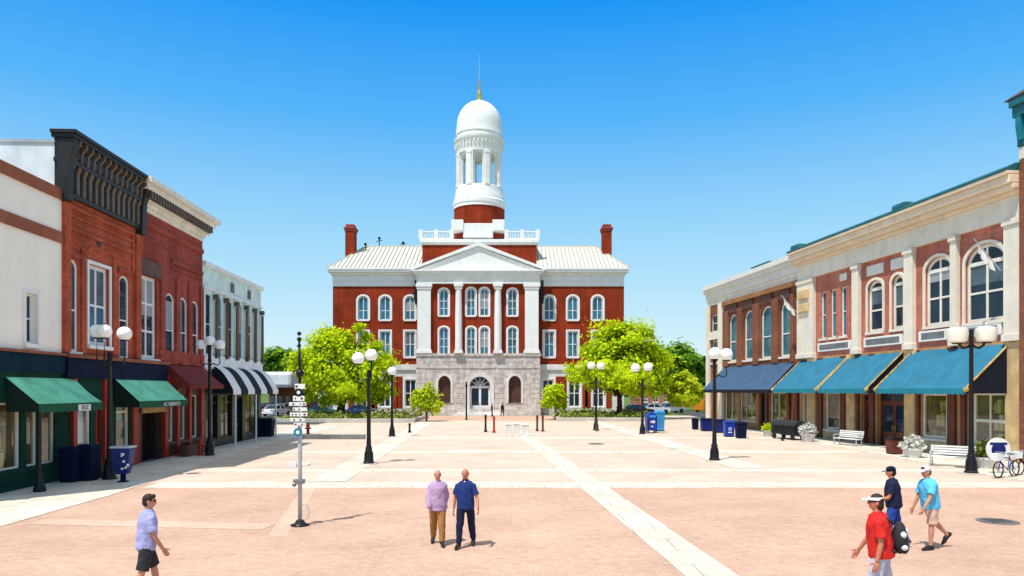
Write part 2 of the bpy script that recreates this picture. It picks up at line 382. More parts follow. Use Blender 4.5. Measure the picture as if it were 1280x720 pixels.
def door(root, o, y=0., mat='dark_wood', pane='pane', leaves=2, depth=.35, glazed=True, transom=None):
    x0, x1, z0, z1 = o['x0'], o['x1'], o['z0'], o['z1']
    yf = y + depth; mb = MB()
    zt = transom or z1
    W = (x1 - x0) / leaves
    ps = []
    mb.box(x0 + .005, x0 + .09, yf - .04, yf + .06, z0, z1 - .005); mb.box(x1 - .09, x1 - .005, yf - .04, yf + .06, z0, z1 - .005)
    mb.box(x0 + .09, x1 - .09, yf - .04, yf + .06, z1 - .1, z1 - .006)
    if transom: mb.box(x0 + .09, x1 - .09, yf - .04, yf + .06, zt - .05, zt + .05)
    for i in range(leaves):
        a, b = x0 + W*i + (.095 if i == 0 else .01), x0 + W*(i+1) - (.095 if i == leaves - 1 else .01)
        st = .14
        mb.box(a, a + st, yf, yf + .05, z0 + .02, zt - .06); mb.box(b - st, b, yf, yf + .05, z0 + .02, zt - .06)
        mb.box(a + st, b - st, yf, yf + .05, z0 + .02, z0 + .85); mb.box(a + st, b - st, yf, yf + .05, zt - .22, zt - .06)
        ps.append((a + st, b - st, z0 + .85, zt - .22))
    if transom: ps.append((x0 + .09, x1 - .09, zt + .05, z1 - .1))
    d = mb.build('door', mat, root)
    mp = MB()
    for a, b, c, e in ps: mp.face([(a, yf + .03, c), (b, yf + .03, c), (b, yf + .03, e), (a, yf + .03, e)])
    mp.build('door_pane', pane if glazed else mat, d, normals=False)
    mh = MB()
    for i in range(leaves):
        hx = (x0 + x1)/2 + (-.12 if i == 0 else .12) if leaves == 2 else x1 - .2
        mh.tube([(hx, yf - .05, z0 + .95), (hx, yf - .05, z0 + 1.25)], .016, 6)
    mh.build('handle', 'gold', d)
    return d

def interior(root, x0, x1, z0, z1, y0, dep=1.6, back='inner', goods=0, seed=0, floor=None):
    mb = MB(); y1 = y0 + dep
    mb.face([(x0, y1, z0), (x1, y1, z0), (x1, y1, z1), (x0, y1, z1)])
    mb.face([(x0, y0, z0), (x0, y1, z0), (x0, y1, z1), (x0, y0, z1)]); mb.face([(x1, y0, z0), (x1, y0, z1), (x1, y1, z1), (x1, y1, z0)])
    mb.face([(x0, y0, z0), (x1, y0, z0), (x1, y1, z0), (x0, y1, z0)]); mb.face([(x0, y0, z1), (x0, y1, z1), (x1, y1, z1), (x1, y0, z1)])
    it = mb.build('shop_interior', back, root, normals=False)
    if goods:
        g = MB(); r = random.Random(seed)
        for lv in range(3):
            zz = z0 + .05 + lv * (z1 - z0) * .3
            yy = y0 + .15 + lv * .25
            g.box(x0 + .05, x1 - .05, yy, yy + .3, zz - .03, zz)
            x = x0 + .15
            while x < x1 - .25:
                w = r.uniform(.1, .35); h = r.uniform(.12, .28) * (z1 - z0)
                if r.random() < .5: g.box(x, x + w, yy + .02, yy + .02 + r.uniform(.1, .25), zz, zz + h)
                else: g.lathe([(w*.3, 0), (w*.5, h*.4), (w*.25, h*.8), (w*.15, h)], (x + w/2, yy + .14, zz), 8)
                x += w + r.uniform(.02, .15)
        g.build('window_display', 'goods', it)
    return it

def awning(root, x0, x1, zt, zb, out, mat, side='aw_navy', val=.3, val_mat=None, trim=None, stripes=0, stripe_mat='white', y=0., label=None, text=None, plate=False, ends=True, bulge=0.):
    val_mat = val_mat or mat
    n = 1 if not bulge else 8
    prof = []
    for i in range(n + 1):
        t = i / n
        prof.append((y - .05 - (out - .05) * t, zt + (zb - zt) * t + bulge * math.sin(math.pi * t)))
    def sheet(mb, a, b, dz=0.):
        K = max(4, int((b - a) / .3)); T_ = 9; V = []
        for i in range(T_):
            t = i / (T_ - 1); f = t * n; i0 = min(int(f), n - 1); fr = f - i0
            yy = prof[i0][0] + (prof[i0+1][0] - prof[i0][0])*fr; zz = prof[i0][1] + (prof[i0+1][1] - prof[i0][1])*fr; row = []
            for k in range(K + 1):
                xx = a + (b - a)*k/K; s_ = abs(math.sin(math.pi*(xx - x0)/1.25))
                sag = 0 if stripes else math.sin(math.pi*t)*(.025 + .035*s_) + .012*math.sin(xx*3.1 + t*5)*math.sin(math.pi*t)
                row.append(mb.bm.verts.new((xx, yy, zz + dz - sag)))
            V.append(row)
        for r0, r1 in zip(V, V[1:]):
            for k in range(K): mb.bm.faces.new((r0[k], r0[k+1], r1[k+1], r1[k])).smooth = True
    mb = MB()
    if stripes:
        sheet(mb, x0, x1); mb.box(x0, x1, y - out - .012, y - out, zb - val, zb)
    else: sheet(mb, x0, x1)
    aw = mb.build('awning', mat, root, normals=False)
    if label: aw['label'] = label
    if stripes:
        W = (x1 - x0) / stripes
        for i in range(1, stripes, 2):
            ms = MB(); sheet(ms, x0 + W*i, x0 + W*(i+1), .006); ms.box(x0 + W*i, x0 + W*(i+1), y - out - .02, y - out - .014, zb - val, zb + .006)
            ms.build('awning_stripe', stripe_mat, aw, normals=False)
    else:
        mv = MB(); N = max(4, int((x1 - x0) / .35)); w = (x1 - x0) / N
        for i in range(N):
            a = x0 + w * i
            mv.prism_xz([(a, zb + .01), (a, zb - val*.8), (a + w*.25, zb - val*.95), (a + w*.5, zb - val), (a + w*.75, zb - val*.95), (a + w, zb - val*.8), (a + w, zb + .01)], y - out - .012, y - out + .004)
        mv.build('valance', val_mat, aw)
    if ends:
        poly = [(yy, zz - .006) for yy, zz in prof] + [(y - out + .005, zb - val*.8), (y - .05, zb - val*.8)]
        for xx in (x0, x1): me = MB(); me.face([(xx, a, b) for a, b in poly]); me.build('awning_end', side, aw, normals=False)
    fr = MB()
    for xx in (x0 + .03, x1 - .03):
        fr.tube([(xx, y - out + .03, zb - .04), (xx, y - .02, zb - .04)], .02, 6)
    fr.tube([(x0 + .02, y - out + .03, zb - .04), (x1 - .02, y - out + .03, zb - .04)], .02, 6)
    fr.build('awning_frame', 'black', aw)
    if trim:
        for xx in (x0, x1):
            mt = MB()
            for (ya, za), (yb, zb_) in zip(prof, prof[1:]):
                mt.tube([(xx, ya, za + .03), (xx, yb, zb_ + .03)], .05, 6)
            mt.ball((xx, y - out, zb - .04), .13, n=8, m=6)
            mt.build('awning_trim', trim, aw)
    if text:
        xc, s, tx = text
        if plate: MB().box(xc - s*1.75, xc + s*1.75, y - out - .03, y - out - .014, zb - val*.55 - s*.5, zb - val*.55 + s*.5).build('name_plate', 'white', aw)
        text_mesh(tx, s, 'black' if plate else 'white', aw, 'awning_lettering', (xc, y - out - (.036 if plate else .022), zb - val*.55), (R(90), 0, 0))
    return aw

def cornice(root, x0, x1, z0, z1, proj, mat, y=0., dent=0, dent_mat=None, ret=6., name='cornice', top=None):
    """stepped moulding with returns along the sides and an optional row of dentils"""
    mb = MB(); h = z1 - z0
    prof = [(.0, 0, .16), (.18, .16, .30), (.40, .30, .62), (.72, .62, .80), (1.0, .80, 1.0)]
    for i, (p, a, b) in enumerate(prof):
        q = max(.04, p * proj)
        mb.box(x0 - q * .6, x1 + q * .6, y - q, y + .3 + i * .003, z0 + h * a, z0 + h * b - (.003 if i < 4 else 0))
    c = mb.build(name, mat, root, bevel=.012)
    if dent:
        md = MB(); w = (x1 - x0) / dent
        for i in range(dent):
            md.box(x0 + w*i + w*.25, x0 + w*i + w*.75, y - proj*.72 + .01, y - proj*.40 + .002, z0 + h*.36, z0 + h*.615)
        md.build('dentils', dent_mat or mat, c)
    return c

def shell(root, x0, x1, z1, dep, mat, y=0., roof=None, near_mat=None, name='side_wall'):
    mb = MB()
    mb.face([(x0, y, 0), (x0, y + dep, 0), (x0, y + dep, z1), (x0, y, z1)])
    mb.face([(x1, y, 0), (x1, y, z1), (x1, y + dep, z1), (x1, y + dep, 0)])
    mb.face([(x0, y + dep, 0), (x1, y + dep, 0), (x1, y + dep, z1), (x0, y + dep, z1)])
    s = mb.build(name, near_mat or mat, root, normals=False)
    MB().face([(x0, y, roof or z1 - .6), (x1, y, roof or z1 - .6), (x1, y + dep, roof or z1 - .6), (x0, y + dep, roof or z1 - .6)])
    m2 = MB(); m2.box(x0 + .01, x1 - .01, y + .31, y + dep - .01, (roof or z1 - .6) - .2, roof or z1 - .6)
    m2.build('roof', 'roof_flat', root)
    return s
# ------------------------------------------------------------------ left row
def LD(px): return 14500.0 / (600.0 - px)
def Ls(px): return (LD(px) - 18.0) * 1.001
def Lz(px, py): return wz(py, LD(px))
LROT = R(92.54); LO = Vector((-16.909, 18.0, 0)); LU = Vector((-math.sin(R(2.54)), math.cos(R(2.54)), 0))
def left_building(name, label, s0):
    r = thing(name, label, 'building', LO + LU * s0, LROT); return r, (lambda px: Ls(px) - s0)

# --- cream stucco shop
s0 = Ls(-90)
B, X = left_building('corner_shop', 'cream stucco shop with two brown bands and a long green awning, nearest on the left', s0)
xe = X(77)
ops = [O(X(31), X(45), 5.15, 6.95)]
mb = MB(); wall(mb, 0, xe, 4.62, 11.15, ops); mb.build('wall', 'cream_stucco', B, normals=False)
w = window(B, ops[0], frame='white', nv=0, nh=1, casing=.13, fw=.09)
shell(B, 0, xe - .02, 11.0, 14, 'cream_stucco', roof=10.2)
MB().box(0, xe - .015, -.1, .3, 10.78, 11.2).build('parapet_band', 'band_brown', B, bevel=.015)
MB().box(0, xe - .015, -.07, .05, 9.12, 9.55).build('brick_band', 'band_brown', B)
MB().box(0, xe + .02, -.13, .06, 4.12, 4.8).build('fascia', 'navy', B, bevel=.02).data.materials[0] = M('dark_teal_paint', (.005, .028, .048), .75, .2, spec=.08)
MB().box(0, xe + .01, -.2, .04, 4.8, 4.9).build('fascia_moulding', 'band_brown', B)
# shopfront
so = [O(X(-80), X(-35), .75, 3.05), O(X(-30), X(-6), .75, 3.05), O(X(-2), X(26), .75, 3.05), O(X(33), X(47), .75, 3.05), O(X(51), X(69), .75, 3.05)]
mb = MB(); wall(mb, 0, xe, 0, 4.12, so, depth=.18); f = mb.build('shopfront', 'green_dark', B, normals=False)
mb = MB()
for o in so:
    mb.box(o['x0'] - .12, o['x1'] + .12, -.09, .05, o['z0'] - .14, o['z0'] - .003)
mb.box(0, xe, -.05, .02, .0, .22); mb.build('stall_riser', 'green_dark', f)
for i, o in enumerate(so):
    window(B, o, frame='cream', pane='shop', nv=0, nh=0, sill=False, depth=.08, fw=.07)
    interior(B, o['x0'], o['x1'], .6, 3.1, .2, 1.5, goods=1, seed=i + 3)
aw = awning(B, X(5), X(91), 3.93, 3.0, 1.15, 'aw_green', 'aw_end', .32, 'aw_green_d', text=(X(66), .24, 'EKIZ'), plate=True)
for px in (8, 89):
    mb = MB(); x = X(px); mb.tube([(x, -1.1, .02), (x, -1.1, 2.98)], .055, 8); mb.lathe([(.2, 0), (.2, .12), (.13, .3), (.09, .62), (.055, .8)], (x, -1.1, 0), 10); mb.build('awning_post', 'black', aw)

# --- bright brick building with black cornice
s0 = xe0 = Ls(77)
B, X = left_building('brick_shop', 'tall bright red brick shop under a heavy black bracketed cornice', s0)
xe = X(173); H = 12.8
ops = [O(X(85), X(97), 5.0, 8.65, .35), O(X(110), X(136), 5.35, 8.7), O(X(149), X(161), 4.9, 8.65, .3)]
mb = MB(); wall(mb, 0, xe, 4.95, H, ops, depth=.3); mb.build('wall', 'brick_a', B, normals=False)
window(B, ops[0], frame='white', nv=0, nh=1, fw=.1, depth=.04)
window(B, ops[1], frame='white', nv=1, nh=1, fw=.16, casing=.14, depth=.12, pane='pane_blue')
window(B, ops[2], frame='white', nv=0, nh=1, fw=.1, depth=.04)
shell(B, 0, xe, 13.0, 12, 'grey_white', near_mat='grey_white', roof=12.4)
MB().box(-.05, -.003, .02, 12, 13.0, 13.12).build('coping', 'steel', B)
mb = MB()                                                         # corbelled brick courses and pilasters
for z, p, t in ((10.62, .10, .14), (10.3, .07, .12), (9.75, .09, .16), (9.35, .05, .10)):
    mb.box(.3, xe - .3, -p, .02, z, z + t)
mb.box(.0, .42, -.14, .02, 4.95, 10.76); mb.box(xe - .5, xe - .02, -.16, .02, 4.95, 10.75); mb.box(xe - .7, xe - .5, -.08, .02, 8.9, 10.7)
for px in (103, 142): mb.box(X(px) - .16, X(px) + .16, -.08, .02, 4.95, 9.2)
mb.build('brick_courses', 'brick_a', B, bevel=.01)
MB().box(X(121), X(126), -.03, .03, 9.55, 9.95).build('vent', 'black', B)
for o in (ops[0], ops[2]): MB().box(o['x0'] - .15, o['x1'] + .15, -.1, .02, 8.72, 8.95).build('lintel', 'brick_b', B)
# black pressed metal cornice
c = MB(); z0 = 11.02
c.box(-.05, xe + .05, -.18, .25, z0, z0 + .18); c.box(-.05, xe + .05, -.12, .25, z0 + .18, z0 + 1.25)
c.box(-.12, xe + .1, -.32, .25, z0 + 1.25, z0 + 1.42); c.box(-.05, xe + .05, -.28, .25, z0 + 1.42, z0 + 2.15)
c.box(-.22, xe + .1, -.6, .28, z0 + 2.15, z0 + 2.3); c.box(-.28, xe + .14, -.68, .3, z0 + 2.3, z0 + 2.44)
for xx in (-.15, xe - .25): c.prism_yz([(-.14, z0 - .25), (-.3, z0 - .2), (-.34, z0 + 1.2), (-.54, z0 + 1.9), (-.54, z0 + 2.148), (.1, z0 + 2.148), (.1, z0 - .25)], xx, xx + .4)
cor = c.build('cornice', 'black_iron', B, bevel=.015)
c = MB(); n = 12
for i in range(n + 1):
    x = .32 + (xe - .75) * i / n
    c.prism_yz([(-.11, z0 + .182), (-.21, z0 + .182), (-.21, z0 + 1.0), (-.29, z0 + 1.2), (-.29, z0 + 1.248), (-.11, z0 + 1.248)], x - .10, x + .10)
    c.prism_yz([(-.27, z0 + 1.422), (-.35, z0 + 1.422), (-.37, z0 + 1.8), (-.56, z0 + 2.0), (-.56, z0 + 2.148), (-.27, z0 + 2.148)], x - .06, x + .06)
c.build('cornice_brackets', 'bronze', cor)
c = MB()
for i in range(n):
    x = .32 + (xe - .75) * (i + .5) / n; c.lathe([(.17, 0), (.17, .05), (.08, .07)], (0, 0, 0), 10) if False else c.ball((x, -.29, z0 + 1.72), .2, .07, .24, 10, 6)
c.build('cornice_rosettes', 'black_iron', cor)
# shopfront
xs2 = X(205)
MB().box(X(77.5) + .05, xs2, -.2, .05, 3.95, 4.75).build('fascia', 'navy', B, bevel=.03)
MB().box(X(77.5) + .02, xs2, -.28, .04, 4.75, 4.9).build('fascia_moulding', 'band_brown', B)
so = [O(X(95), X(113), .8, 3.1), O(X(119), X(127), .02, 3.0), O(X(131), X(140), .8, 3.1), O(X(145), X(161), .7, 3.1)]
mb = MB(); wall(mb, 0, xe, 0, 4.94, so, depth=.18); mb.build('shopfront', 'green_dark', B, normals=False)
for a, b in ((88, 93), (127.5, 130), (163.5, 170)): MB().box(X(a), X(b), -.13, .02, 0, 3.95).build('pier', 'red_paint', B, bevel=.015)
for i in (0, 2, 3):
    o = so[i]; window(B, o, frame='cream', pane='shop', nv=0, nh=0, sill=True, sill_mat='dark_wood', depth=.06, fw=.1, transom=2.5 if i else None)
    interior(B, o['x0'], o['x1'], .6, 3.1, .2, 1.5, back='inner', goods=1, seed=20 + i)
MB().box(X(97), X(112), .25, .27, 1.3, 2.6).build('window_poster', 'grey_white', B)
MB().box(X(147), X(159), .25, .27, 2.1, 3.0).build('window_poster', 'mint', B)
door(B, so[1], mat='red_paint', leaves=1, depth=.12)
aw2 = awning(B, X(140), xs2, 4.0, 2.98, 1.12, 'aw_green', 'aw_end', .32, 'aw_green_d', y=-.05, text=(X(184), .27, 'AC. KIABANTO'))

# --- dark brick building with cream cornice
s0 = Ls(173)
B, X = left_building('brick_store', 'dark red brick store with cream dentilled cornice and a maroon awning', s0)
xe = X(253); H = 12.9
ops = [O(X(174.5), X(196), 5.0, 9.0), O(X(207), X(218), 5.0, 8.5, .35), O(X(224), X(234), 5.0, 8.5, .35), O(X(239), X(248), 5.0, 8.5, .35)]
mb = MB(); wall(mb, 0, xe, 4.9, H, ops, depth=.3); mb.build('wall', 'brick_b', B, normals=False)
window(B, ops[0], frame='white', nv=1, nh=2, fw=.17, depth=.12, casing=.0, pane='curtain' if False else 'pane')
MB().box(X(174.5) - .1, X(196) + .25, -.14, .03, 9.02, 9.75).build('lintel', 'brown_paint', B, bevel=.02)
for o in ops[1:]: window(B, o, frame='white', nv=0, nh=1, fw=.1, depth=.05, sill_mat='brick_b')
shell(B, 0, xe, 13.0, 13, 'brick_b', roof=12.4)
mb = MB()
for z, p, t, a, b in ((11.35, .13, .25, .05, 1), (10.1, .10, .22, .45, 1), (9.8, .06, .15, .45, 1), (10.75, .05, .12, 0, .5)):
    mb.box(.1 + (xe - .2) * a, .1 + (xe - .2) * b, -p, .02, z, z + t)
for px in (202, 221, 236.5, 251): mb.box(X(px) - .22, X(px) + .22, -.1, .02, 4.9, 9.4)
mb.box(X(198), xe, -.12, .02, 4.9, 5.5); mb.build('brick_courses', 'brick_b', B, bevel=.01)
cornice(B, -.02, xe + .06, 12.08, 13.42, .85, 'cream', dent=26, dent_mat='bronze')
so = [O(X(177), X(202), .02, 2.35), O(X(209), X(217), .8, 3.2), O(X(224), X(232), .8, 3.2), O(X(238), X(247), .8, 3.2)]
mb = MB(); wall(mb, 0, xe, 0, 4.9, so, depth=.3); mb.build('shopfront', 'brown_paint', B, normals=False)
door(B, so[0], mat='dark_wood', pane='pane', leaves=2, depth=.9)
interior(B, so[0]['x0'], so[0]['x1'], 0, 2.4, .3, 1.4, back='inner_dark')
MB().box(X(174.6), X(205), -.16, -.05, 2.38, 2.9).build('sign_board', 'orange_board', B, bevel=.01)
for o in so[1:]:
    window(B, o, frame='cream', pane='shop', nv=0, nh=0, sill=True, sill_mat='brown_paint', depth=.08, fw=.08)
    interior(B, o['x0'], o['x1'], .6, 3.2, .32, 1.3, goods=1, seed=int(o['x0']*10))
for a, b in ((203, 207), (218.5, 222), (233.5, 236.5), (248.5, 252)): MB().box(X(a), X(b), -.16, .02, 0, 4.2).build('pier', 'red_paint', B, bevel=.02)
awning(B, X(207), X(252), 4.85, 3.75, 1.25, 'aw_red', 'aw_red', .22, 'aw_red')
MB().box(X(210), X(246), -1.0, -.55, .0, .55).build('stone_ledge', 'brown_paint', B, bevel=.03)

# --- mint building
s0 = Ls(253)
B, X = left_building('mint_storefront', 'pale mint building with tall dark windows above a black and white striped awning', s0)
xe = X(326); H = 10.9
wpx = [(257, 264), (270.5, 277.5), (283, 290.5), (296, 303), (308, 314), (318, 323)]
ops = [O(X(a), X(b), 5.55, 9.2, .0) for a, b in wpx]
mb = MB(); wall(mb, 0, xe, 4.6, H, ops, depth=.35); mb.build('wall', 'mint', B, normals=False)
for i, o in enumerate(ops): window(B, o, frame='mint', pane='pane_blue' if i % 2 else 'pane', nv=0, nh=1, fw=.08, depth=.03, sill_mat='grey_white')
for a, b in zip(wpx, wpx[1:] + [(327, 328)]):
    mb = MB(); mc = MB(); x = (X(a[1]) + X(b[0])) / 2
    col = mb.tube([(x, -.17, 5.6), (x, -.17, 8.9)], [.11, .095], 10).build('column', 'bronze_b', B, smooth=True); mc.box(x - .15, x + .15, -.29, .02, 8.95, 9.25).build('column_capital', 'bronze', col); MB().box(x - .15, x + .15, -.29, .02, 5.42, 5.6).build('column_base', 'bronze', col)
shell(B, 0, xe, 11.0, 14, 'mint', roof=10.4)
mb = MB(); mb.box(-.02, xe + .05, -.2, .3, 10.75, 11.0); mb.box(-.02, xe + .03, -.12, .05, 9.42, 9.6); mb.box(0, xe, -.15, .03, 4.75, 5.4); mb.build('moulding', 'grey_white', B, bevel=.015)
for px in (290, 311): MB().box(X(px) - .3, X(px) + .3, -.05, .02, 9.8, 10.4).build('attic_vent', 'bronze', B)
so = [O(X(258), X(272), .5, 3.2), O(X(276), X(290), .5, 3.2), O(X(294), X(303), .05, 3.0), O(X(307), X(323), .5, 3.2)]
mb = MB(); wall(mb, 0, xe, 0, 4.6, so, depth=.3); mb.build('shopfront', 'black', B, normals=False)
for i, o in enumerate(so):
    if i == 2: door(B, o, mat='black', leaves=2, depth=.2)
    else:
        window(B, o, frame='black', pane='shop', nv=1, nh=0, sill=False, depth=.1, fw=.08, transom=2.7)
        interior(B, o['x0'], o['x1'], .4, 3.2, .32, 1.5, goods=1, seed=60 + i)
awning(B, X(264), X(325), 4.95, 3.5, 1.3, 'white', 'aw_navy', .3, stripes=7, stripe_mat='aw_navy', bulge=.3)
for px in (268, 296, 323): MB().tube([(X(px), -1.25, 0), (X(px), -1.25, 3.4)], .06, 8).build('awning_post', 'mint', B)

# ------------------------------------------------------------------ right row
def RD(px): return 25601.0 / (px - 538.0)
def Rs(px): return (75.0 - RD(px)) * 1.0064
def Rz(px, py): return wz(py, RD(px))
RANG = math.atan2(-1, .1133); RO = Vector((28.44 - .1133*75, 75.0, 0)); RU = Vector((math.cos(RANG), math.sin(RANG), 0))
def right_building(name, label, s0):
    return thing(name, label, 'building', RO + RU * s0, RANG), (lambda px: Rs(px) - s0)

# --- far building with four tall windows
s0 = Rs(885)
B, X = right_building('timber_shop', 'brown brick shop with four tall arched windows and a slate blue awning', s0)
xe = X(1000); H = 12.6
ops = [O(X(889), X(899), 9.3, 11.0), O(X(889.5), X(898), 6.2, 8.4)] + [O(X(a), X(b), 6.15, 10.6, .75) for a, b in ((911, 922), (930, 942), (951, 966), (975, 988))]
mb = MB(); wall(mb, 0, xe, 5.7, H, ops, depth=.35); mb.build('wall', 'brick_e', B, normals=False)
for i, o in enumerate(ops):
    window(B, o, frame='cream', pane='pane_teal' if i > 1 else 'pane', nv=0, nh=1, fw=.16 if i > 1 else .1, depth=.15, sill_mat='buff')
shell(B, 0, xe, 13.4, 14, 'buff', roof=13)
MB().box(0, X(888), -.25, .02, 0, 11.94).build('corner_pier', 'buff', B, bevel=.02); MB().box(X(900), X(905), -.25, .02, 0, 11.94).build('corner_pier', 'buff', B, bevel=.02); MB().box(X(888.2), X(899.8), -.15, .01, 8.5, 9.2).build('stone_course', 'buff', B, bevel=.02)
for px in (908.5, 926, 946.5, 970.5): MB().box(X(px) - .55, X(px) + .55, -.2, .02, 5.7, 11.0).build('pier', 'brick_e', B, bevel=.02)
MB().box(X(990), X(994), -.2, .02, 5.7, 11.0).build('pier', 'brick_e', B, bevel=.02)
for o in ops[2:]: MB().box(o['x0'] - .05, o['x1'] + .05, -.12, .01, 10.75, 11.5).build('lintel', 'brown_paint', B)
MB().box(X(905.2), xe, -.28, .02, 11.55, 11.95).build('timber_band', 'wood', B)
cornice(B, .15, xe, 11.95, 13.95, .6, 'offwhite', name='cornice')
mb = MB(); mb.box(X(925), X(945), 1.2, 2.6, 13.0, 14.6); mb.box(X(925) - .1, X(945) + .1, 1.1, 2.7, 14.6, 14.75); mb.build('roof_vent', 'teal', B)
so = [O(X(906), X(922), .6, 3.3), O(X(925), X(945), .6, 3.3), O(X(949), X(957), .05, 3.2), O(X(963), X(982), .5, 3.3)]
mb = MB(); wall(mb, 0, xe, 0, 5.7, so, depth=.3); mb.build('shopfront', 'wood', B, normals=False)
for i, o in enumerate(so):
    if i == 2: door(B, o, mat='black', leaves=1, depth=.25)
    else:
        window(B, o, frame='cream', pane='shop', nv=2 if i == 1 else 1, nh=0, sill=False, depth=.1, fw=.1)
        interior(B, o['x0'], o['x1'], .4, 3.3, .32, 1.6, back='inner', goods=1, seed=80 + i)
for a, b in ((986, 989), (993, 999), (959, 961)): MB().box(X(a), X(b), -.18, .02, 0, 5.6).build('pier', 'dark_wood', B, bevel=.02)
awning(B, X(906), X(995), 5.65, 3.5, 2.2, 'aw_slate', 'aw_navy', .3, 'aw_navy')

# --- main right building
s0 = Rs(1000)
B, X = right_building('arcade_building', 'long pink brick building with buff pilasters, teal roof edge and three blue awnings', s0)
xe = X(1284); H = 12.2
bays = [
  ([(1026, 1032.5), (1038, 1045), (1051, 1058)], 7.2, 10.6, 0., 1021, 1068),
  ([(1085, 1104), (1115, 1130)], 7.2, 10.5, .55, 1078, 1134),
  ([(1157, 1190)], 7.1, 10.95, .75, 1146, 1192),
  ([(1207, 1257)], 7.0, 11.0, .95, 1201, 1260)]
ops = []; meta = []
for wl, za, zb, ri, a, b in bays:
    for p, q in wl:
        ops.append(O(X(p), X(q), za, zb, ri)); meta.append(len(wl))
mb = MB(); wall(mb, 0, xe, 5.9, H, ops, depth=.35); mb.build('wall', 'brick_d', B, normals=False)
for o, m in zip(ops, meta):
    window(B, o, frame='cream', pane='pane' if m < 3 else 'pane_blue', nv=1 if m == 1 else 0, nh=1, fw=.18 if m < 3 else .1, depth=.12,
           transom=o['z1'] - o['rise'] if m < 3 else None, casing=.16 if m < 3 else 0, cas_mat='buff' if m < 3 else None, sill_mat='buff')
shell(B, 0, xe, 13.2, 15, 'buff', roof=13)
for a, b in ((1000, 1020), (1069, 1077), (1134.5, 1145.5), (1192.5, 1200.5), (1260, 1283)):
    mp = MB(); xa, xb = X(a) + .02, X(b) - .02
    mp.box(xa, xb, -.28, .02, 5.85, 11.5); mp.box(xa - .06, xb + .06, -.36, .01, 11.5, 11.8); mp.box(xa - .06, xb + .06, -.36, .01, 5.85, 6.2)
    mp.build('pilaster', 'buff', B, bevel=.02)
mb = MB()                                                  # spandrel panels under the windows and white blind panels above
for wl, za, zb, ri, a, b in bays: pn = MB().box(X(a) + .3, X(b) - .3, -.12, .015, 6.24, 6.86).build('panel', 'white', B, bevel=.03); MB().box(X(a) + .55, X(b) - .55, -.126, -.05, 6.36, 6.74).build('panel_inset', 'grey', pn)
for a, b in ((1050, 1059), (1084, 1105), (1114, 1131)): MB().box(X(a), X(b), -.05, .015, 10.85 if a > 1060 else 11.0, 11.5).build('panel', 'offwhite', B, bevel=.03)
MB().box(0, xe, -.22, .03, 11.8, 12.9).build('frieze', 'buff', B, bevel=.03)
c = MB(); c.box(0, xe, -.38, .04, 12.9, 13.1); c.box(0, xe, -.75, .1, 13.1, 13.35); c.box(0, xe, -.95, .12, 13.35, 13.75); c.box(0, xe, -1.08, .2, 13.75, 13.95)
cor = c.build('cornice', 'buff_orange', B, bevel=.04)
c = MB(); c.prism_yz([(-1.12, 13.96), (-1.12, 14.04), (-.6, 14.3), (1.5, 14.5), (1.5, 13.96)], .0, xe); c.build('roof_edge', 'teal', B)
for px in (1006, 1139): MB().box(X(px) - .6, X(px) + .6, -.9, -.1, 14.05, 14.5).build('roof_block', 'teal', B, bevel=.15)
# consoles on the corner pier
c = MB()
for k, z in enumerate((10.3, 9.3)): c.box(X(1004), X(1016), -.55 + .1*k, -.27, z, z + .7)
c.build('console', 'tan', B, bevel=.06)
# shopfront
so = [O(X(1007), X(1014), .6, 3.3), O(X(1032), X(1049), .7, 3.35), O(X(1076), X(1086), .02, 3.2), O(X(1096), X(1130), .02, 3.35), O(X(1153), X(1184), .75, 3.3), O(X(1216), X(1258), .7, 3.35)]
so[0] = O(X(1003), X(1011), .6, 3.3)
mb = MB(); wall(mb, 0, xe, 0, 5.9, so, depth=.3); mb.build('shopfront', 'tan_dark', B, normals=False)
for i, o in enumerate(so):
    if i in (2, 3): door(B, o, mat='dark_wood', leaves=1 if i == 2 else 2, depth=.3, transom=2.75); continue
    window(B, o, frame='cream', pane='shop', nv=1 if i > 4 else 0, nh=0, sill=True, sill_mat='buff', depth=.06, fw=.14, transom=1.9 if i == 5 else None)
    interior(B, o['x0'], o['x1'], .5, 3.4, .32, 1.5, back='inner', goods=1, seed=120 + i)
for a, b in ((1012, 1022), (1061, 1071), (1134, 1147), (1261, 1283)): mb = MB(); mb.box(X(a), X(b), -.22, .02, .5, 5.84); mb.box(X(a) - .08, X(b) + (.08 if b < 1260 else 0), -.3, .01, 0, .5); mb.build('stone_pier', 'tan', B, bevel=.03)
for a, b in ((1023, 1029), (1052, 1058), (1072, 1075), (1088, 1094), (1148, 1151), (1186.5, 1196), (1203, 1209)): MB().box(X(a), X(b), -.14, .02, 0, 5.8).build('timber_pier', 'dark_wood', B, bevel=.02)
for a, b in ((1030, 1051), (1151.5, 1186), (1210, 1260)): MB().box(X(a), X(b), -.1, .015, .02, .56).build('stall_riser', 'tan', B, bevel=.02)
for a, b, lab in ((1003, 1062, 'blue awning at the far end of the building'), (1064, 1130, 'blue awning in the middle of the building'), (1142, 1264, 'widest blue awning at the near end')):
    awning(B, X(a), X(b), 5.75, 3.55, 2.4, 'aw_blue', 'aw_navy', .3, 'aw_teal', trim='trim_y', label=lab)
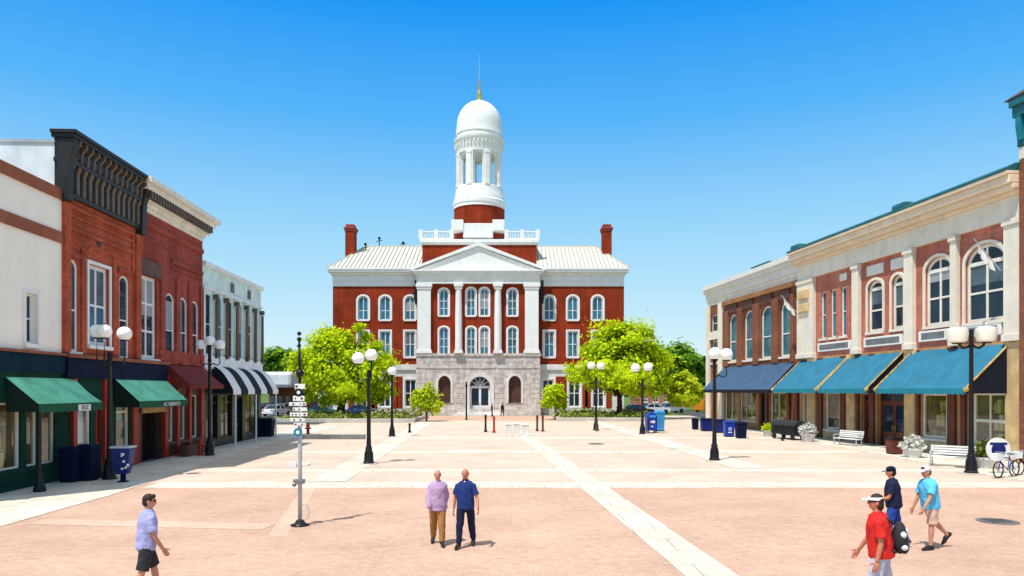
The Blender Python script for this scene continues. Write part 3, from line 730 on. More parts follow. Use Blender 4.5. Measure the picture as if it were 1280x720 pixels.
# wall flags
for px, py, s in ((1003, 385, 1.), (1263, 322, 1.)):
    x = X(px) - (0 if px < 1100 else .3); z = Rz(px, py) + .6
    m = MB(); m.tube([(x, -.25, z - 1.2), (x, -1.7, z + .35)], .03, 6); fp = m.build('flag_pole', 'steel', B)
    m = MB(); N = 12; top = [Vector((x, -.7 - .8*t, z - .76 + .88*t)) for t in [k/N for k in range(N + 1)]]
    V = [[m.bm.verts.new(p + Vector((.10*math.sin(k*1.1 + r_*.5)*r_/4, .09*r_/4*(N - k)/N, -.12*r_ - .02*math.sin(k*1.3)))) for k, p in enumerate(top)] for r_ in range(5)]
    for r0_, r1_ in zip(V, V[1:]):
        for k in range(N): m.bm.faces.new((r0_[k], r0_[k+1], r1_[k+1], r1_[k])).smooth = True
    m.build('flag', 'white', fp, normals=False)

# --- corner tower building on the right edge
s0 = Rs(1284.2)
B, X = right_building('corner_tower_building', 'tall brick and stone corner building with a teal bracketed cornice, at the right edge', s0)
xe = 14.0; y = -.32
ops = [O(2.2, 4.2, 7.2, 11, .9), O(6.2, 8.2, 7.2, 11, .9), O(10.2, 12.2, 7.2, 11, .9)]
mb = MB(); wall(mb, 0, xe, 5.5, 17.0, ops, y=y, depth=.35); mb.build('wall', 'brick_e', B, normals=False)
for o in ops: window(B, o, y=y, frame='cream', nv=1, nh=1, fw=.14, casing=.15, cas_mat='buff', sill_mat='buff')
shell(B, 0, xe, 16.9, 15, 'brick_e', y=y, roof=16.6)
for a, b in ((.02, .9), (4.6, 5.5)): MB().box(a, b, y - .14, y + .02, 0, 14.4).build('pilaster', 'brick_e', B, bevel=.03)
mb = MB(); mb.box(.02, xe, y - .15, y + .015, 14.42, 15.0); mb.box(.95, 4.55, y - .12, y + .014, 5.5, 6.2); mb.build('stone_course', 'buff', B, bevel=.03)
mb = MB(); mb.box(-.03, xe, y - .2, y + .02, 15.02, 16.4); mb.box(-.08, xe, y - .42, y + .02, 16.4, 16.9); mb.box(-.15, xe, y - .55, y + .3, 16.9, 17.3)
c = mb.build('cornice', 'teal', B, bevel=.04)
mb = MB()
for i in range(9): mb.prism_yz([(y - .2, 15.3), (y - .3, 15.3), (y - .4, 16.0), (y - .4, 16.4), (y - .2, 16.4)], .1 + i*1.5, .4 + i*1.5)
mb.build('cornice_brackets', 'aw_teal', c)
MB().prism_yz([(y - .6, 17.3), (y + .5, 18.0), (y + 3, 18.0), (y + 3, 17.3)], -.4, xe).build('roof_edge', 'brown_paint', B)
so = [O(1.3, 4.2, .6, 3.4), O(6, 9, .6, 3.4), O(10, 13, .6, 3.4)]
mb = MB(); wall(mb, 0, xe, 0, 5.5, so, y=y, depth=.3); mb.build('shopfront', 'tan_dark', B, normals=False)
for i, o in enumerate(so):
    window(B, o, y=y, frame='cream', pane='shop', nv=1, nh=0, depth=.1, fw=.12); interior(B, o['x0'], o['x1'], .5, 3.4, y + .32, 1.5, goods=1, seed=200 + i)

# ------------------------------------------------------------------ courthouse
B = thing('courthouse', 'red brick courthouse with white columns, pediment and domed clock-style tower', 'courthouse', ((598 - 640)*.11, 99.0, 0))
B['label'] = 'red brick courthouse with white columns, a pediment and a domed white tower'
cx = lambda px: (px - 598) * .11
cz = lambda py: HC + (HZ - py) * .11
xl, xr, pl, pr = cx(416), cx(780), cx(524), cx(673)
PY = -1.4; ZS = 8.35; ZE = cz(358)
yb = 16.0
mb = MB(); wz_ = []
# wings
for a, b, pxs, gpx in ((xl, pl, (454, 481.5, 512.5), (452, 481, 513)), (pr, xr, (686.5, 716, 747), (685, 718, 748))):
    up = [O(cx(p) - .72, cx(p) + .72, cz(400), cz(370), .72) for p in pxs]
    md = [O(cx(p) - .72, cx(p) + .72, cz(446.5), cz(414)) for p in pxs]
    g = [O(cx(p) - .8, cx(p) + .8, 1.1, 4.9) for p in gpx]
    wall(mb, a, b, 6.9, ZE, up + md, depth=.3)
    m2 = MB(); wall(m2, a, b, 0, 6.9, g, depth=.35); m2.build('stone_base', 'stone_l' , B, normals=False)
    for p in gpx:
        for s in (-1, 1): MB().box(cx(p) + s*1.45 - .36, cx(p) + s*1.45 + .36, -.12, .02, .9, 5.3).build('brick_panel', 'brick_c', B)
    MB().box(a + .02, b - .02, -.22, .03, 6.2, 6.95).build('stone_course', 'stone_l', B, bevel=.03)
    MB().box(a + .02, b - .02, -.18, .03, .0, .85).build('plinth', 'stone', B, bevel=.03)
    for o in up: window(B, o, frame='white', pane='pane_blue', nv=1, nh=1, fw=.14, casing=.24, sill_mat='white', depth=.12)
    for o in md: window(B, o, frame='white', pane='pane_blue', nv=1, nh=1, fw=.16, casing=.22, sill_mat='white', depth=.12)
    for o in g: window(B, o, frame='white', pane='pane', nv=1, nh=1, fw=.16, casing=.2, sill_mat='stone_l', depth=.14)
# pavilion
w3 = [O(cx(556) - .62, cx(556) + .62, cz(396), cz(363), .62), O(cx(589.5) - .58, cx(589.5) + .58, cz(396), cz(362), .58), O(cx(606) - .58, cx(606) + .58, cz(396), cz(362), .58), O(cx(640.5) - .62, cx(640.5) + .62, cz(396), cz(363), .62)]
w2 = [O(o['x0'], o['x1'], cz(444), cz(410), .5) for o in w3]
wall(mb, pl, pr, ZS, cz(357), w3 + w2, y=PY, depth=.35)
for xx in (pl, pr): mb.face([(xx, PY, ZS), (xx, 0, ZS), (xx, 0, cz(357)), (xx, PY, cz(357))])
mb.build('wall', 'brick_c', B, normals=False)
for o in w3 + w2: window(B, o, y=PY, frame='white', pane='pane_blue', nv=1, nh=2, fw=.12, casing=.22, sill_mat='white', depth=.12)
# stone ground floor of the pavilion
dr = O(cx(588), cx(613), .5, cz(471), 1.35)
nich = [O(cx(557) - .85, cx(557) + .85, 1.7, cz(470), 1.05), O(cx(643.5) - .85, cx(643.5) + .85, 1.7, cz(470), 1.05)]
mb = MB(); wall(mb, pl - .15, pr + .15, 0, ZS, nich + [dr], y=PY - .35, depth=.7)
for xx in (pl - .15, pr + .15): mb.face([(xx, PY - .35, 0), (xx, 0, 0), (xx, 0, ZS), (xx, PY - .35, ZS)])
mb.face([(pl - .15, PY - .35, ZS), (pr + .15, PY - .35, ZS), (pr + .15, PY + .05, ZS), (pl - .15, PY + .05, ZS)])
sb = mb.build('stone_ground_floor', 'stone', B, normals=False)
mb = MB(); r = random.Random(5); yy = PY - .35                      # carved frieze blocks and rusticated courses
mb.box(pl - .3, pr + .3, yy - .14, yy + .01, ZS - .32, ZS + .04); mb.box(pl - .2, pr + .2, yy - .08, yy + .01, 6.35, 6.6)
mb.box(pl - .25, pr + .25, yy - .12, yy + .01, 0, .9)
for k in range(8): 
    z = .95 + k * .68
    for side in (pl - .2, cx(575) - .5, cx(622) - .5, pr - 1.1): mb.box(side, side + 1.3, yy - .035, yy + .01, z, z + .62)
mb.build('rusticated_courses', 'stone', sb, bevel=.04)
mb = MB()
x = pl + .3
while x < pr - .4:
    w = r.uniform(.10, .32); h = r.uniform(.12, .42)
    if r.random() < .72: mb.box(x, x + w, yy - .06, yy + .005, 7.35 - h/2, 7.35 + h/2)
    x += w + r.uniform(.05, .25)
mb.build('carved_frieze', 'kerb', sb, bevel=.03)
for o in nich:
    mp = MB(); mp.face([(a, yy + .5, b) for a, b in outline(o['x0'], o['x1'], o['z0'], o['z1'], o['rise'])]); f = mp.build('niche_door', 'brown_paint', B, normals=False)
    mp = MB()
    for k in range(1, 4): mp.box(o['x0'] + (o['x1'] - o['x0'])*k/4 - .03, o['x0'] + (o['x1'] - o['x0'])*k/4 + .03, yy + .44, yy + .495, o['z0'], o['z1'] - .9)
    mp.build('door_boards', 'brown_paint', f)
    mp = MB(); strip(mp, outline(o['x0'] - .3, o['x1'] + .3, o['z0'], o['z1'] + .3, o['rise'] + .15), outline(o['x0'], o['x1'], o['z0'], o['z1'], o['rise']), yy - .1, yy + .01); mp.build('arch_surround', 'stone_l', f)
mp = MB(); strip(mp, outline(dr['x0'] - .55, dr['x1'] + .55, .5, dr['z1'] + .5, 1.75), outline(dr['x0'], dr['x1'], .5, dr['z1'], 1.35), yy - .18, yy + .01); mp.build('door_surround', 'stone_l', B)
dz = dr['z1'] - 1.45
door(B, O(dr['x0'], dr['x1'], .5, dz + .1), y=yy, mat='white', pane='pane', leaves=2, depth=.45)
mp = MB(); o2 = outline(dr['x0'], dr['x1'], dz + .1, dr['z1'], 1.33); mp.face([(a, yy + .5, b) for a, b in o2]); fl = mp.build('fanlight', 'pane', B, normals=False)
mp = MB(); cxm = (dr['x0'] + dr['x1']) / 2
for k in range(7):
    a = math.pi * k / 6; mp.tube([(cxm, yy + .42, dz + .15), (cxm + 1.25*math.cos(a), yy + .42, dz + .15 + 1.2*math.sin(a))], .05, 5)
mp.tube([(cxm + .65*math.cos(math.pi*k/10), yy + .42, dz + .15 + .62*math.sin(math.pi*k/10)) for k in range(11)], .05, 5); mp.build('fanlight_bars', 'white', fl)
mp = MB(); mp.box(dr['x0'] - 1.6, dr['x1'] + 1.6, yy - 1.0, yy + .3, 0, .5); mp.box(dr['x0'] - 1.9, dr['x1'] + 1.9, yy - 1.4, yy - 1.002, 0, .34); mp.box(dr['x0'] - 2.2, dr['x1'] + 2.2, yy - 1.8, yy - 1.402, 0, .17); mp.build('entrance_steps', 'stone_l', B)
# columns
for a, b, sq in ((523, 541, 1), (570, 579, 0), (618, 627.5, 0), (655, 673.5, 1)):
    x0, x1 = cx(a), cx(b); m = MB(); xm = (x0 + x1)/2; h = (x1 - x0)/2
    zt = cz(357)
    if sq:
        m.box(x0 + .1, x1 - .1, PY - .42, PY + .02, ZS + .55, zt - .75)
    else:
        m.lathe([(h*.95, ZS + .5), (h*.95, (ZS + zt)/2), (h*.8, zt - .7)], (xm, PY - .42, 0), 20)
    col = smooth_angle(m.build('column', 'white', B)); m = MB()
    d0, d1 = (PY - .56, PY + .015) if sq else (PY - .42 - h, PY + .015)
    m.box(x0 - .1, x1 + .1, d0, d1, ZS + .05, ZS + .34); m.box(x0, x1, d0 + .06, d1, ZS + .34, ZS + .56); m.build('column_base', 'white', col)
    m = MB(); m.box(x0, x1, d0 + .05, d1, zt - .74, zt - .4); m.box(x0 - .12, x1 + .12, d0 - .05, d1, zt - .4, zt - .003); m.build('column_capital', 'white', col)
# entablature and cornices
def entab(a, b, y, ze, ztop, ov, name, la, lb):
    m = MB(); h = ztop - ze
    m.box(a, b, y - .12, y + .3, ze, ze + h*.28); m.box(a, b, y - .2, y + .28, ze + h*.28 + .001, ze + h*.62)
    m.box(a - .2*la, b + .2*lb, y - .45, y + .3, ze + h*.62 + .001, ze + h*.76); m.box(a - .5*la, b + .5*lb, y - ov, y + .32, ze + h*.76 + .001, ze + h*.9); m.box(a - .6*la, b + .6*lb, y - ov - .12, y + .34, ze + h*.9 + .001, ztop)
    return m.build(name, 'white', B, bevel=.02)
ZT = cz(336)
entab(xl, pl - .02, 0, ZE, ZT, .85, 'cornice', 1, 0); entab(pr + .02, xr, 0, ZE, ZT, .85, 'cornice', 0, 1)
ZP = cz(341); entab(pl - .1, pr + .1, PY - .45, cz(357), ZP, .55, 'entablature', 1, 1)
m = MB(); m.box(pl, pr, PY - .15, PY + .6, cz(357) + .003, ZP - .01); m.build('entablature_backing', 'white', B)
ax = (pl + pr)/2; APX = cz(308) + .1; half = (pr - pl)/2 + .75
m = MB(); m.prism_xz([(ax - half + .6, ZP + .002), (ax + half - .6, ZP + .002), (ax, APX - .35)], PY - .3, 1.5); m.build('pediment', 'white', B)
m = MB()
for s in (-1, 1):
    th = .55
    m.prism_xz([(ax + s*(half + .25), ZP + .004), (ax + s*(half + .25), ZP + .3), (ax, APX + .1), (ax, APX - .42)], PY - .62, PY + .5)
    m.prism_xz([(ax + s*(half - .4), ZP + .006), (ax + s*(half - 1.1), ZP + .006), (ax, APX - .75), (ax, APX - .44)], PY - .42, PY - .2)
m.build('raking_cornice', 'white', B, bevel=.02)
# attic, roof, chimneys
al, ar = cx(526), cx(671)
m = MB(); m.box(al, ar, 1.6, 12.5, ZT - .5, cz(305) + .5); m.build('attic', 'brick_c', B)
m = MB(); m.box(al - .3, ar + .3, 1.3, 12.8, cz(305) + .501, cz(305) + .95); m.box(al - .12, ar + .12, 1.48, 12.6, cz(305) + .2, cz(305) + .5); m.build('attic_coping', 'white', B, bevel=.03)
zb = cz(305) + .95
for a, b in ((al - .2, cx(563)), (cx(633), ar + .2)):
    m = MB(); m.box(a, b, 1.5, 1.75, zb, zb + .2); m.box(a, b, 1.5, 1.75, zb + 1.0, zb + 1.16)
    for k in range(3): xx = a + (b - a) * k / 2; m.box(xx - .28, xx + .28, 1.42, 1.83, zb, zb + 1.35)
    bl = m.build('balustrade', 'white', B, bevel=.02)
    n = 12
    for k in range(n): m = MB(); m.lathe([(.06, .2), (.1, .4), (.05, .7), (.08, 1.0)], (a + (b - a)*(k + .5)/n, 1.62, zb), 8); m.build('baluster', 'white', bl, smooth=True)
# hipped metal roof of the two wings
ZR = 24.8; yr0, yr1 = 8.0, 9.0
for s, e, inner in ((-1, xl - .6, al), (1, xr + .6, ar)):
    m = MB(); ex = e + (-s) * 3.6
    A, Bp = (e, -.9, ZT + .004), (inner, -.9, ZT + .004); C, Dp = (inner, yr0, ZR), (ex, yr0, ZR)
    m.face([A, Bp, C, Dp]); m.face([A, Dp, (e, 17, ZT)]); m.face([Dp, C, (inner, 17, ZT), (e, 17, ZT)])
    rf = m.build('roof', 'zinc', B, normals=False)
    m = MB(); L_ = Vector(C) - Vector(Bp)
    n = 22
    for k in range(n):
        t = (k + .5)/n; x = inner + (e - inner) * t
        lim = 1.0 if abs(x - inner) < abs(ex - inner) else (abs(e - x) / 3.6)
        p0 = Vector((x, -.9, ZT + .03)); p1 = Vector((x, -.9 + 8.9*lim, ZT + .03 + (ZR - ZT)*lim))
        if lim > .05: m.tube([p0, p1], .085, 5)
    m.tube([A, Dp], .12, 6); m.tube([Dp, C], .12, 6); m.build('roof_seams', 'seam', rf)
m = MB()
for a, b in ((xl, xl + .05), (xr - .05, xr)): m.face([(a, 0, 0), (a, yb, 0), (a, yb, ZE), (a, 0, ZE)])
m.face([(xl, yb, 0), (xr, yb, 0), (xr, yb, ZT), (xl, yb, ZT)]); m.build('rear_wall', 'brick_c', B, normals=False)
for px in (436, 756.5):
    x = (px - 598)*.1155
    m = MB(); m.box(x - .65, x + .65, 4.5, 6.2, ZT, 26.6); ch = m.build('chimney', 'brick_c', B)
    m = MB(); m.box(x - .85, x + .85, 4.3, 6.4, 26.6, 26.85); m.box(x - .75, x + .75, 4.4, 6.3, 26.3, 26.6); m.box(x - .6, x + .6, 4.55, 6.15, 26.85, 27.3); m.build('chimney_cap', 'brick_b', ch, bevel=.03)
# weather vanes on the left roof
for px, y_, zz, h in ((470, 8, ZR, 1.2), (456, 6, ZR - 1.5, 1.4), (500, 8, ZR, .5)):
    m = MB(); x = (px - 598)*.118; m.tube([(x, y_, zz - .3), (x, y_, zz + h)], .08, 5); m.ball((x, y_, zz + h), .22, n=8, m=6); m.tube([(x - .5, y_, zz + h*.6), (x + .5, y_, zz + h*.75)], .06, 5); m.build('roof_vent', 'black', B)
# downpipe brackets beside the pavilion
for px in (520, 678): m = MB(); m.box(cx(px) - .14, cx(px) + .14, -.3, -.12, 15.3, ZT - 1.6); m.box(cx(px) - .22, cx(px) + .22, -.55, -.12, 15.9, 17.2); m.build('rain_head', 'black', B)
# tower
TX, TY, k = (596.5 - 598)*.1155, 6.5, 105.5/F
tz = lambda py: HC + (HZ - py) * k
T = MB(); T.lathe([(31.6*k, tz(302)), (31.6*k, tz(263))], (TX, TY, 0), 24); T = smooth_angle(T.build('tower', 'brick_c', B))
def tl(name, prof, mat='white', n=32):
    m = MB(); m.lathe(prof, (TX, TY, 0), n); o = m.build(name, mat, T); return smooth_angle(o, 30)
m = MB(); 
for s in (-1, 1): m.box(TX + s*2.9 - .85, TX + s*2.9 + .85, TY - 4.3, TY - 2.2, tz(296), tz(283))
m.box(TX - 2.1, TX + 2.1, TY - 4.1, TY - 2.6, tz(304), tz(287)); m.build('tower_pedestal', 'white', T, bevel=.06)
tl('tower_base', [(32.5*k, tz(263.5)), (32.5*k, tz(260)), (33.2*k, tz(259)), (33.2*k, tz(255)), (31.5*k, tz(253)), (31*k, tz(248)), (30*k, tz(246)), (29.5*k, tz(238)), (28.8*k, tz(237))])
zb0, zb1 = tz(237.5), tz(196); n = 8
rr = 26.0*k
for i in range(8):                                              # eight piers with arches between: an open belfry
    a = 2*math.pi*(i + .5)/8 + math.pi/2 + 0
    c_ = Vector((TX + rr*math.cos(a), TY + rr*math.sin(a), 0)); q = Matrix.Rotation(a, 3, 'Z')
    MB().box(-.42, .3, -.55, .55, zb0, zb1, q, c_).build('belfry_pier', 'white', T, bevel=.03)
m = MB()
for i in range(8):
    a = 2*math.pi*i/8 + math.pi/2; q = Matrix.Rotation(a - math.pi/2, 3, 'Z'); pt = Vector((TX + rr*math.cos(math.pi/8)*math.cos(a), TY + rr*math.cos(math.pi/8)*math.sin(a), 0))
    hw = 1.35; pts = []
    N = 10; zsp = zb1 - .75
    for j in range(N):
        t0, t1 = math.pi*j/N, math.pi*(j+1)/N
        xa, za, xb, zb_ = .62*math.cos(t0), zsp + .62*math.sin(t0), .62*math.cos(t1), zsp + .62*math.sin(t1)
        for yy_ in (-.25, .25): m.face([q @ Vector((xx, yy_, zz)) + pt for xx, zz in ((xa, za), (xa, zb1 + .02), (xb, zb1 + .02), (xb, zb_))])
        m.face([q @ Vector(v) + pt for v in ((xa, -.25, za), (xb, -.25, zb_), (xb, .25, zb_), (xa, .25, za))])
m.build('belfry_arches', 'white', T, normals=False)
for i in range(8):
    a = 2*math.pi*(i + .5)/8 + math.pi/2; q = Matrix.Rotation(a, 3, 'Z'); c_ = Vector((TX + rr*math.cos(a), TY + rr*math.sin(a), 0))
    m = MB(); m.box(.3, .42, -.3, .3, zb0 + .4, zb1 - .4, q, c_); m.box(.3, .47, -.36, .36, zb0, zb0 + .4, q, c_); m.box(.3, .47, -.36, .36, zb1 - .4, zb1, q, c_); m.build('belfry_pilaster', 'white', T, bevel=.02)
tl('belfry_entablature', [(26*k, zb1), (28.6*k, zb1), (28.6*k, tz(190)), (29*k, tz(189)), (29*k, tz(184)), (30*k, tz(183)), (31.5*k, tz(180)), (31.5*k, tz(177)), (28.6*k, tz(176)), (28.6*k, tz(170))])
m = MB()
for i in range(40):
    a = 2*math.pi*i/40; m.box(-.2, .25, -.09, .09, tz(186.5), tz(183.5), Matrix.Rotation(a, 3, 'Z'), (TX + 29.0*k*math.cos(a), TY + 29.0*k*math.sin(a), 0))
m.build('tower_dentils', 'white', T)
prof = [(29.5*k, tz(171))]
for i in range(15):
    t = math.pi/2*i/14; prof.append((28.2*k*math.cos(t)**.92 + .02, tz(160) + (tz(127.5) - tz(160))*math.sin(t)))
tl('dome', [prof[0], (29.2*k, tz(170)), (28.9*k, tz(165))] + prof[1:], 'white', 40)
tl('finial', [(5*k, tz(129)), (4.5*k, tz(126)), (2.4*k, tz(124)), (3.2*k, tz(120)), (2.6*k, tz(116)), (1.5*k, tz(112)), (1.7*k, tz(109)), (.8*k, tz(100))], 'gold', 14)
tl('spire', [(.8*k, tz(101)), (.45*k, tz(86)), (.15*k, tz(67))], 'steel', 8)
# ------------------------------------------------------------------ ground and paving
def sheet(name, poly, z, mat, kind='structure', thick=0.):
    m = MB()
    if thick: m.prism_xy(poly, z - thick, z)
    else: m.face([(x, y, z) for x, y in poly])
    o = m.build(name, mat, normals=bool(thick)); o['kind'] = kind; return o
sheet('ground', [(-1500, -200), (1500, -200), (1500, 2500), (-1500, 2500)], -.03, 'grass')
sheet('plaza_pavement', [(-40, -12), (42, -12), (42, 27), (-40, 27)], 0., 'pave')
sheet('far_plaza_pavement', [(-60, 27), (60, 27), (60, 97), (-60, 97)], .0, 'pave_pale')
def band(name, pts, w, z=.004, mat='slab'):
    out = []
    for (xa, ya), (xb, yb) in zip(pts, pts[1:]):
        d = Vector((xb - xa, yb - ya)).normalized(); n = Vector((-d.y, d.x)) * w / 2
        out.append([(xa + n.x, ya + n.y), (xa - n.x, ya - n.y), (xb - n.x, yb - n.y), (xb + n.x, yb + n.y)])
    m = MB()
    for q in out: m.face([(x, y, z) for x, y in q])
    o = m.build(name, mat, normals=False); o['kind'] = 'structure'; return o
band('pavement_strip', [(4.05, 9), (.55, 62)], 1.0, .008)
band('pavement_strip', [(-13.2, 26.4), (20, 26.4)], 1.5, .004)
band('pavement_strip', [(-13.2, 31.2), (20, 31.2)], 1.0, .004)
band('pavement_strip', [(-14, 40.5), (19.5, 40.5)], 1.3, .004)
band('pavement_strip', [(-14, 52), (19.5, 52)], 1.6, .004)
band('pavement_strip', [(8.9, 80), (10.6, 32.1)], 1.5, .012)
band('pavement_strip', [(-9.3, 78), (-7.0, 27.3)], 1.4, .012)
band('pavement_strip', [(-7.2, 25.6), (-5.6, 17.2)], .45, .003, 'pave_soft')
band('pavement_strip', [(-12.6, 19.1), (-6.2, 18.35)], .8, .006, 'pave_soft')
# far paving in front of the courthouse, pinkish
sheet('forecourt_pavement', [(-16, 82), (9, 82), (9, 95.5), (-16, 95.5)], .016, 'pave')
# side walks
def lw(D, off): return (-16.11 - .0444*D + off, D)
sheet('left_pavement', [lw(8, 3.9), lw(8, -.4), lw(68, -.4), lw(68, 2.6), lw(40, 2.7), lw(24, 3.9)], .02, 'slab', thick=.05)
sheet('right_pavement', [(19.6, 12), (19.5, 30), (20.0, 45), (20.0, 60), (19.0, 76), (23, 76), (28.44 - .1133*12, 12)], .02, 'slab', thick=.05)
sheet('side_street', [(-60, 72), (-19.5, 72), (-21, 105), (-24, 190), (-60, 190)], .01, 'road')
sheet('side_street', [(23.5, 88), (70, 84), (70, 112), (24.5, 112)], .01, 'road')

# ------------------------------------------------------------------ planting beds
def leaf_cloud(mb, n, fn, size, r, mid=None):
    for _ in range(n):
        p = Vector(fn()); s = size * r.uniform(.6, 1.4)
        q = Euler((r.uniform(-1.1, 1.1), r.uniform(-1.1, 1.1), r.uniform(0, 6.28))).to_matrix()
        if mid is not None:
            nv = (p - mid).normalized() * .9 + Vector((r.gauss(0, .45), r.gauss(0, .45), .55 + r.gauss(0, .4)))
            q = nv.to_track_quat('Z', 'Y').to_matrix() @ Matrix.Rotation(r.uniform(0, 6.28), 3, 'Z')
        a = q @ Vector((s*.5, 0, 0)); b = q @ Vector((0, s*.85, 0))
        mb.face([p - a*.2 - b*.6, p + a, p + b, p - a])
def bed(label, x0, x1, y0, y1, n, seed):
    b = thing('planting_bed', label, 'planting bed', ((x0 + x1)/2, y0, 0))
    cx_, hw, d = 0, (x1 - x0)/2, y1 - y0
    m = MB(); 
    m.box(-hw, hw, 0, .3, 0, .42); m.box(-hw, hw, d - .3, d, 0, .42); m.box(-hw, -hw + .3, .3, d - .3, 0, .42); m.box(hw - .3, hw, .3, d - .3, 0, .42)
    m.build('kerb', 'kerb', b, bevel=.03); m = MB(); m.box(-hw + .3, hw - .3, .3, d - .3, 0, .3); m.build('soil', 'soil', b)
    r = random.Random(seed); m = MB(); cl = [(r.uniform(x0 + .6, x1 - .6), r.uniform(y0 + .6, y1 - .6), r.uniform(.25, .75)) for _ in range(60)]
    def f():
        c = r.choice(cl); return (c[0] + r.gauss(0, .5), min(y1 - .3, max(y0 + .35, c[1] + r.gauss(0, .5))), .32 + abs(r.gauss(0, .5)) * c[2])
    leaf_cloud(m, n, f, .3, r)
    o = m.build('undergrowth', 'bed_leaf', normals=False); tag(o, 'low yellow green plants filling ' + label.split(' with')[0], 'ground cover', kind='stuff')
    return b
bed('long kerbed bed with low planting under the left plaza tree', -25.5, -10.4, 76.5, 90, 3600, 1)
bed('long kerbed bed with low planting under the right plaza tree', 5.0, 15.2, 79.5, 90, 3400, 2)

# ------------------------------------------------------------------ trees
def crown_mesh(blobs, n, size, seed, core=True, squash=.8):
    r = random.Random(seed); mb = MB(); cl = []
    tot = sum(b[3]*b[4]*b[5] for b in blobs)
    for b in blobs:
        k = max(6, int(110 * (b[3]*b[4]*b[5]/tot)))
        for _ in range(k):
            v = Vector((r.gauss(0, 1), r.gauss(0, 1), r.gauss(0, 1))).normalized() * r.uniform(.62, 1.03)
            cl.append((b[0] + v.x*b[3], b[1] + v.y*b[4], b[2] + v.z*b[5], .16 * (b[3] + b[5]) / 2 * r.uniform(.7, 1.5)))
    def f():
        c = r.choice(cl); return (c[0] + r.gauss(0, c[3]), c[1] + r.gauss(0, c[3]), c[2] + r.gauss(0, c[3]*squash))
    mid = Vector([sum(b[i]*b[3] for b in blobs)/sum(b[3] for b in blobs) for i in range(3)])
    leaf_cloud(mb, n, f, size, r, mid)
    return mb
def tree(label, x, y, blobs, trunk, n, size, leaf, seed, name='plaza_tree', group=None, cat='tree'):
    t = thing(name, label, cat, (x, y, 0), 0, group)
    crown_mesh(blobs, n, size, seed).build('crown', leaf, t, normals=False)
    if trunk:
        r = random.Random(seed); th, tr = trunk
        m = MB(); m.tube([(0, 0, 0), (.02, 0, .3), (.05*th, .0, th*.5), (.03*th, .05, th)], [tr*1.5, tr*1.05, tr*.9, tr*.75], 10)
        for i, b in enumerate(blobs):
            e = Vector((b[0], b[1], b[2] + b[5]*.2)); s = Vector((.03*th, .05, th*.85)); mid = s.lerp(e, .5) + Vector((0, 0, .3))
            m.tube([s, mid, e], [tr*.6, tr*.35, tr*.1], 6)
            for _ in range(3):
                e2 = mid + Vector((r.gauss(0, 1)*b[3], r.gauss(0, 1)*b[4], abs(r.gauss(0, 1))*b[5]))*.55; m.tube([mid, e2], [tr*.25, .02], 5)
        m.build('trunk', 'bark', t, smooth=True)
    return t
def px3(px, py, D): return wx(px, D), wz(py, D)
def PT(label, bx, D, blist, trunk, n, size, leaf, seed, **k):
    """blob list in photo pixels (px, py, half width, half height, depth offset) turned to metres at distance D"""
    x0 = wx(bx, D); s = D / F
    return tree(label, x0, D, [(wx(a, D) - x0, dz, wz(b, D), hw*s, hw*s*.85, hh*s) for a, b, hw, hh, dz in blist], trunk, n, size, leaf, seed, **k)
PT('broad lime green plaza tree left of the courthouse door', 425, 85, [(430, 452, 46, 40, 0), (398, 466, 32, 32, -1), (462, 466, 32, 30, -.5), (415, 432, 28, 22, .5), (448, 428, 24, 19, 0), (440, 482, 36, 18, -1.5), (400, 488, 26, 14, 0), (474, 485, 20, 16, 0)], (3.4, .5), 27000, .31, 'leaf_lime', 3)
PT('broad lime green plaza tree right of the courthouse door', 773, 85, [(780, 442, 46, 38, 0), (744, 462, 33, 30, -1), (808, 462, 29, 33, -.5), (770, 424, 30, 20, .5), (798, 430, 26, 20, 0), (780, 474, 44, 18, -1.5), (738, 474, 22, 16, 0), (816, 476, 17, 15, 0)], (3.2, .35), 27000, .31, 'leaf_lime', 4)
PT('small upright yellow green shrub by the left bed', 533, 79, [(533, 496, 13, 15, 0), (525, 503, 12, 13, 0), (542, 505, 10, 12, 0), (534, 484, 7, 9, 0), (519, 494, 5, 8, 0)], (.9, .09), 2600, .25, 'leaf_yel', 5, name='shrub', cat='shrub')
PT('small rounded green tree right of the courthouse steps', 694, 83, [(693, 494, 13, 14, 0), (687, 502, 9, 11, 0), (702, 501, 8, 12, 0)], (1.2, .1), 2600, .24, 'leaf_lime', 6, name='small_tree')
PT('yellow green bush at the end of the right row', 856, 88, [(855, 480, 16, 16, 0), (846, 492, 12, 12, 0), (868, 492, 14, 12, 0), (858, 496, 20, 10, 0)], None, 4200, .38, 'leaf_yel', 7, name='bush', cat='bush')
PT('dark green tree behind the right plaza tree', 848, 118, [(846, 455, 26, 24, 0), (862, 466, 18, 20, 0), (832, 470, 20, 20, 0)], (4, .4), 5000, .6, 'leaf_green', 8, name='street_tree')
PT('dark tree far behind the end of the right row', 885, 165, [(882, 462, 20, 16, 0), (895, 470, 18, 14, 0), (868, 474, 14, 12, 0)], (5, .5), 3000, .9, 'leaf_dark', 9, name='street_tree')
PT('green tree behind the pale canopy building on the left', 350, 150, [(348, 452, 20, 16, 0), (368, 458, 20, 18, 0), (334, 460, 14, 14, 0)], (5, .5), 4500, .8, 'leaf_green', 10, name='street_tree')
PT('yellow green tree beside the left plaza tree, behind the sign pole', 378, 120, [(378, 470, 14, 24, 0), (384, 455, 12, 18, 0)], (4, .35), 2600, .5, 'leaf_yel', 12, name='street_tree')
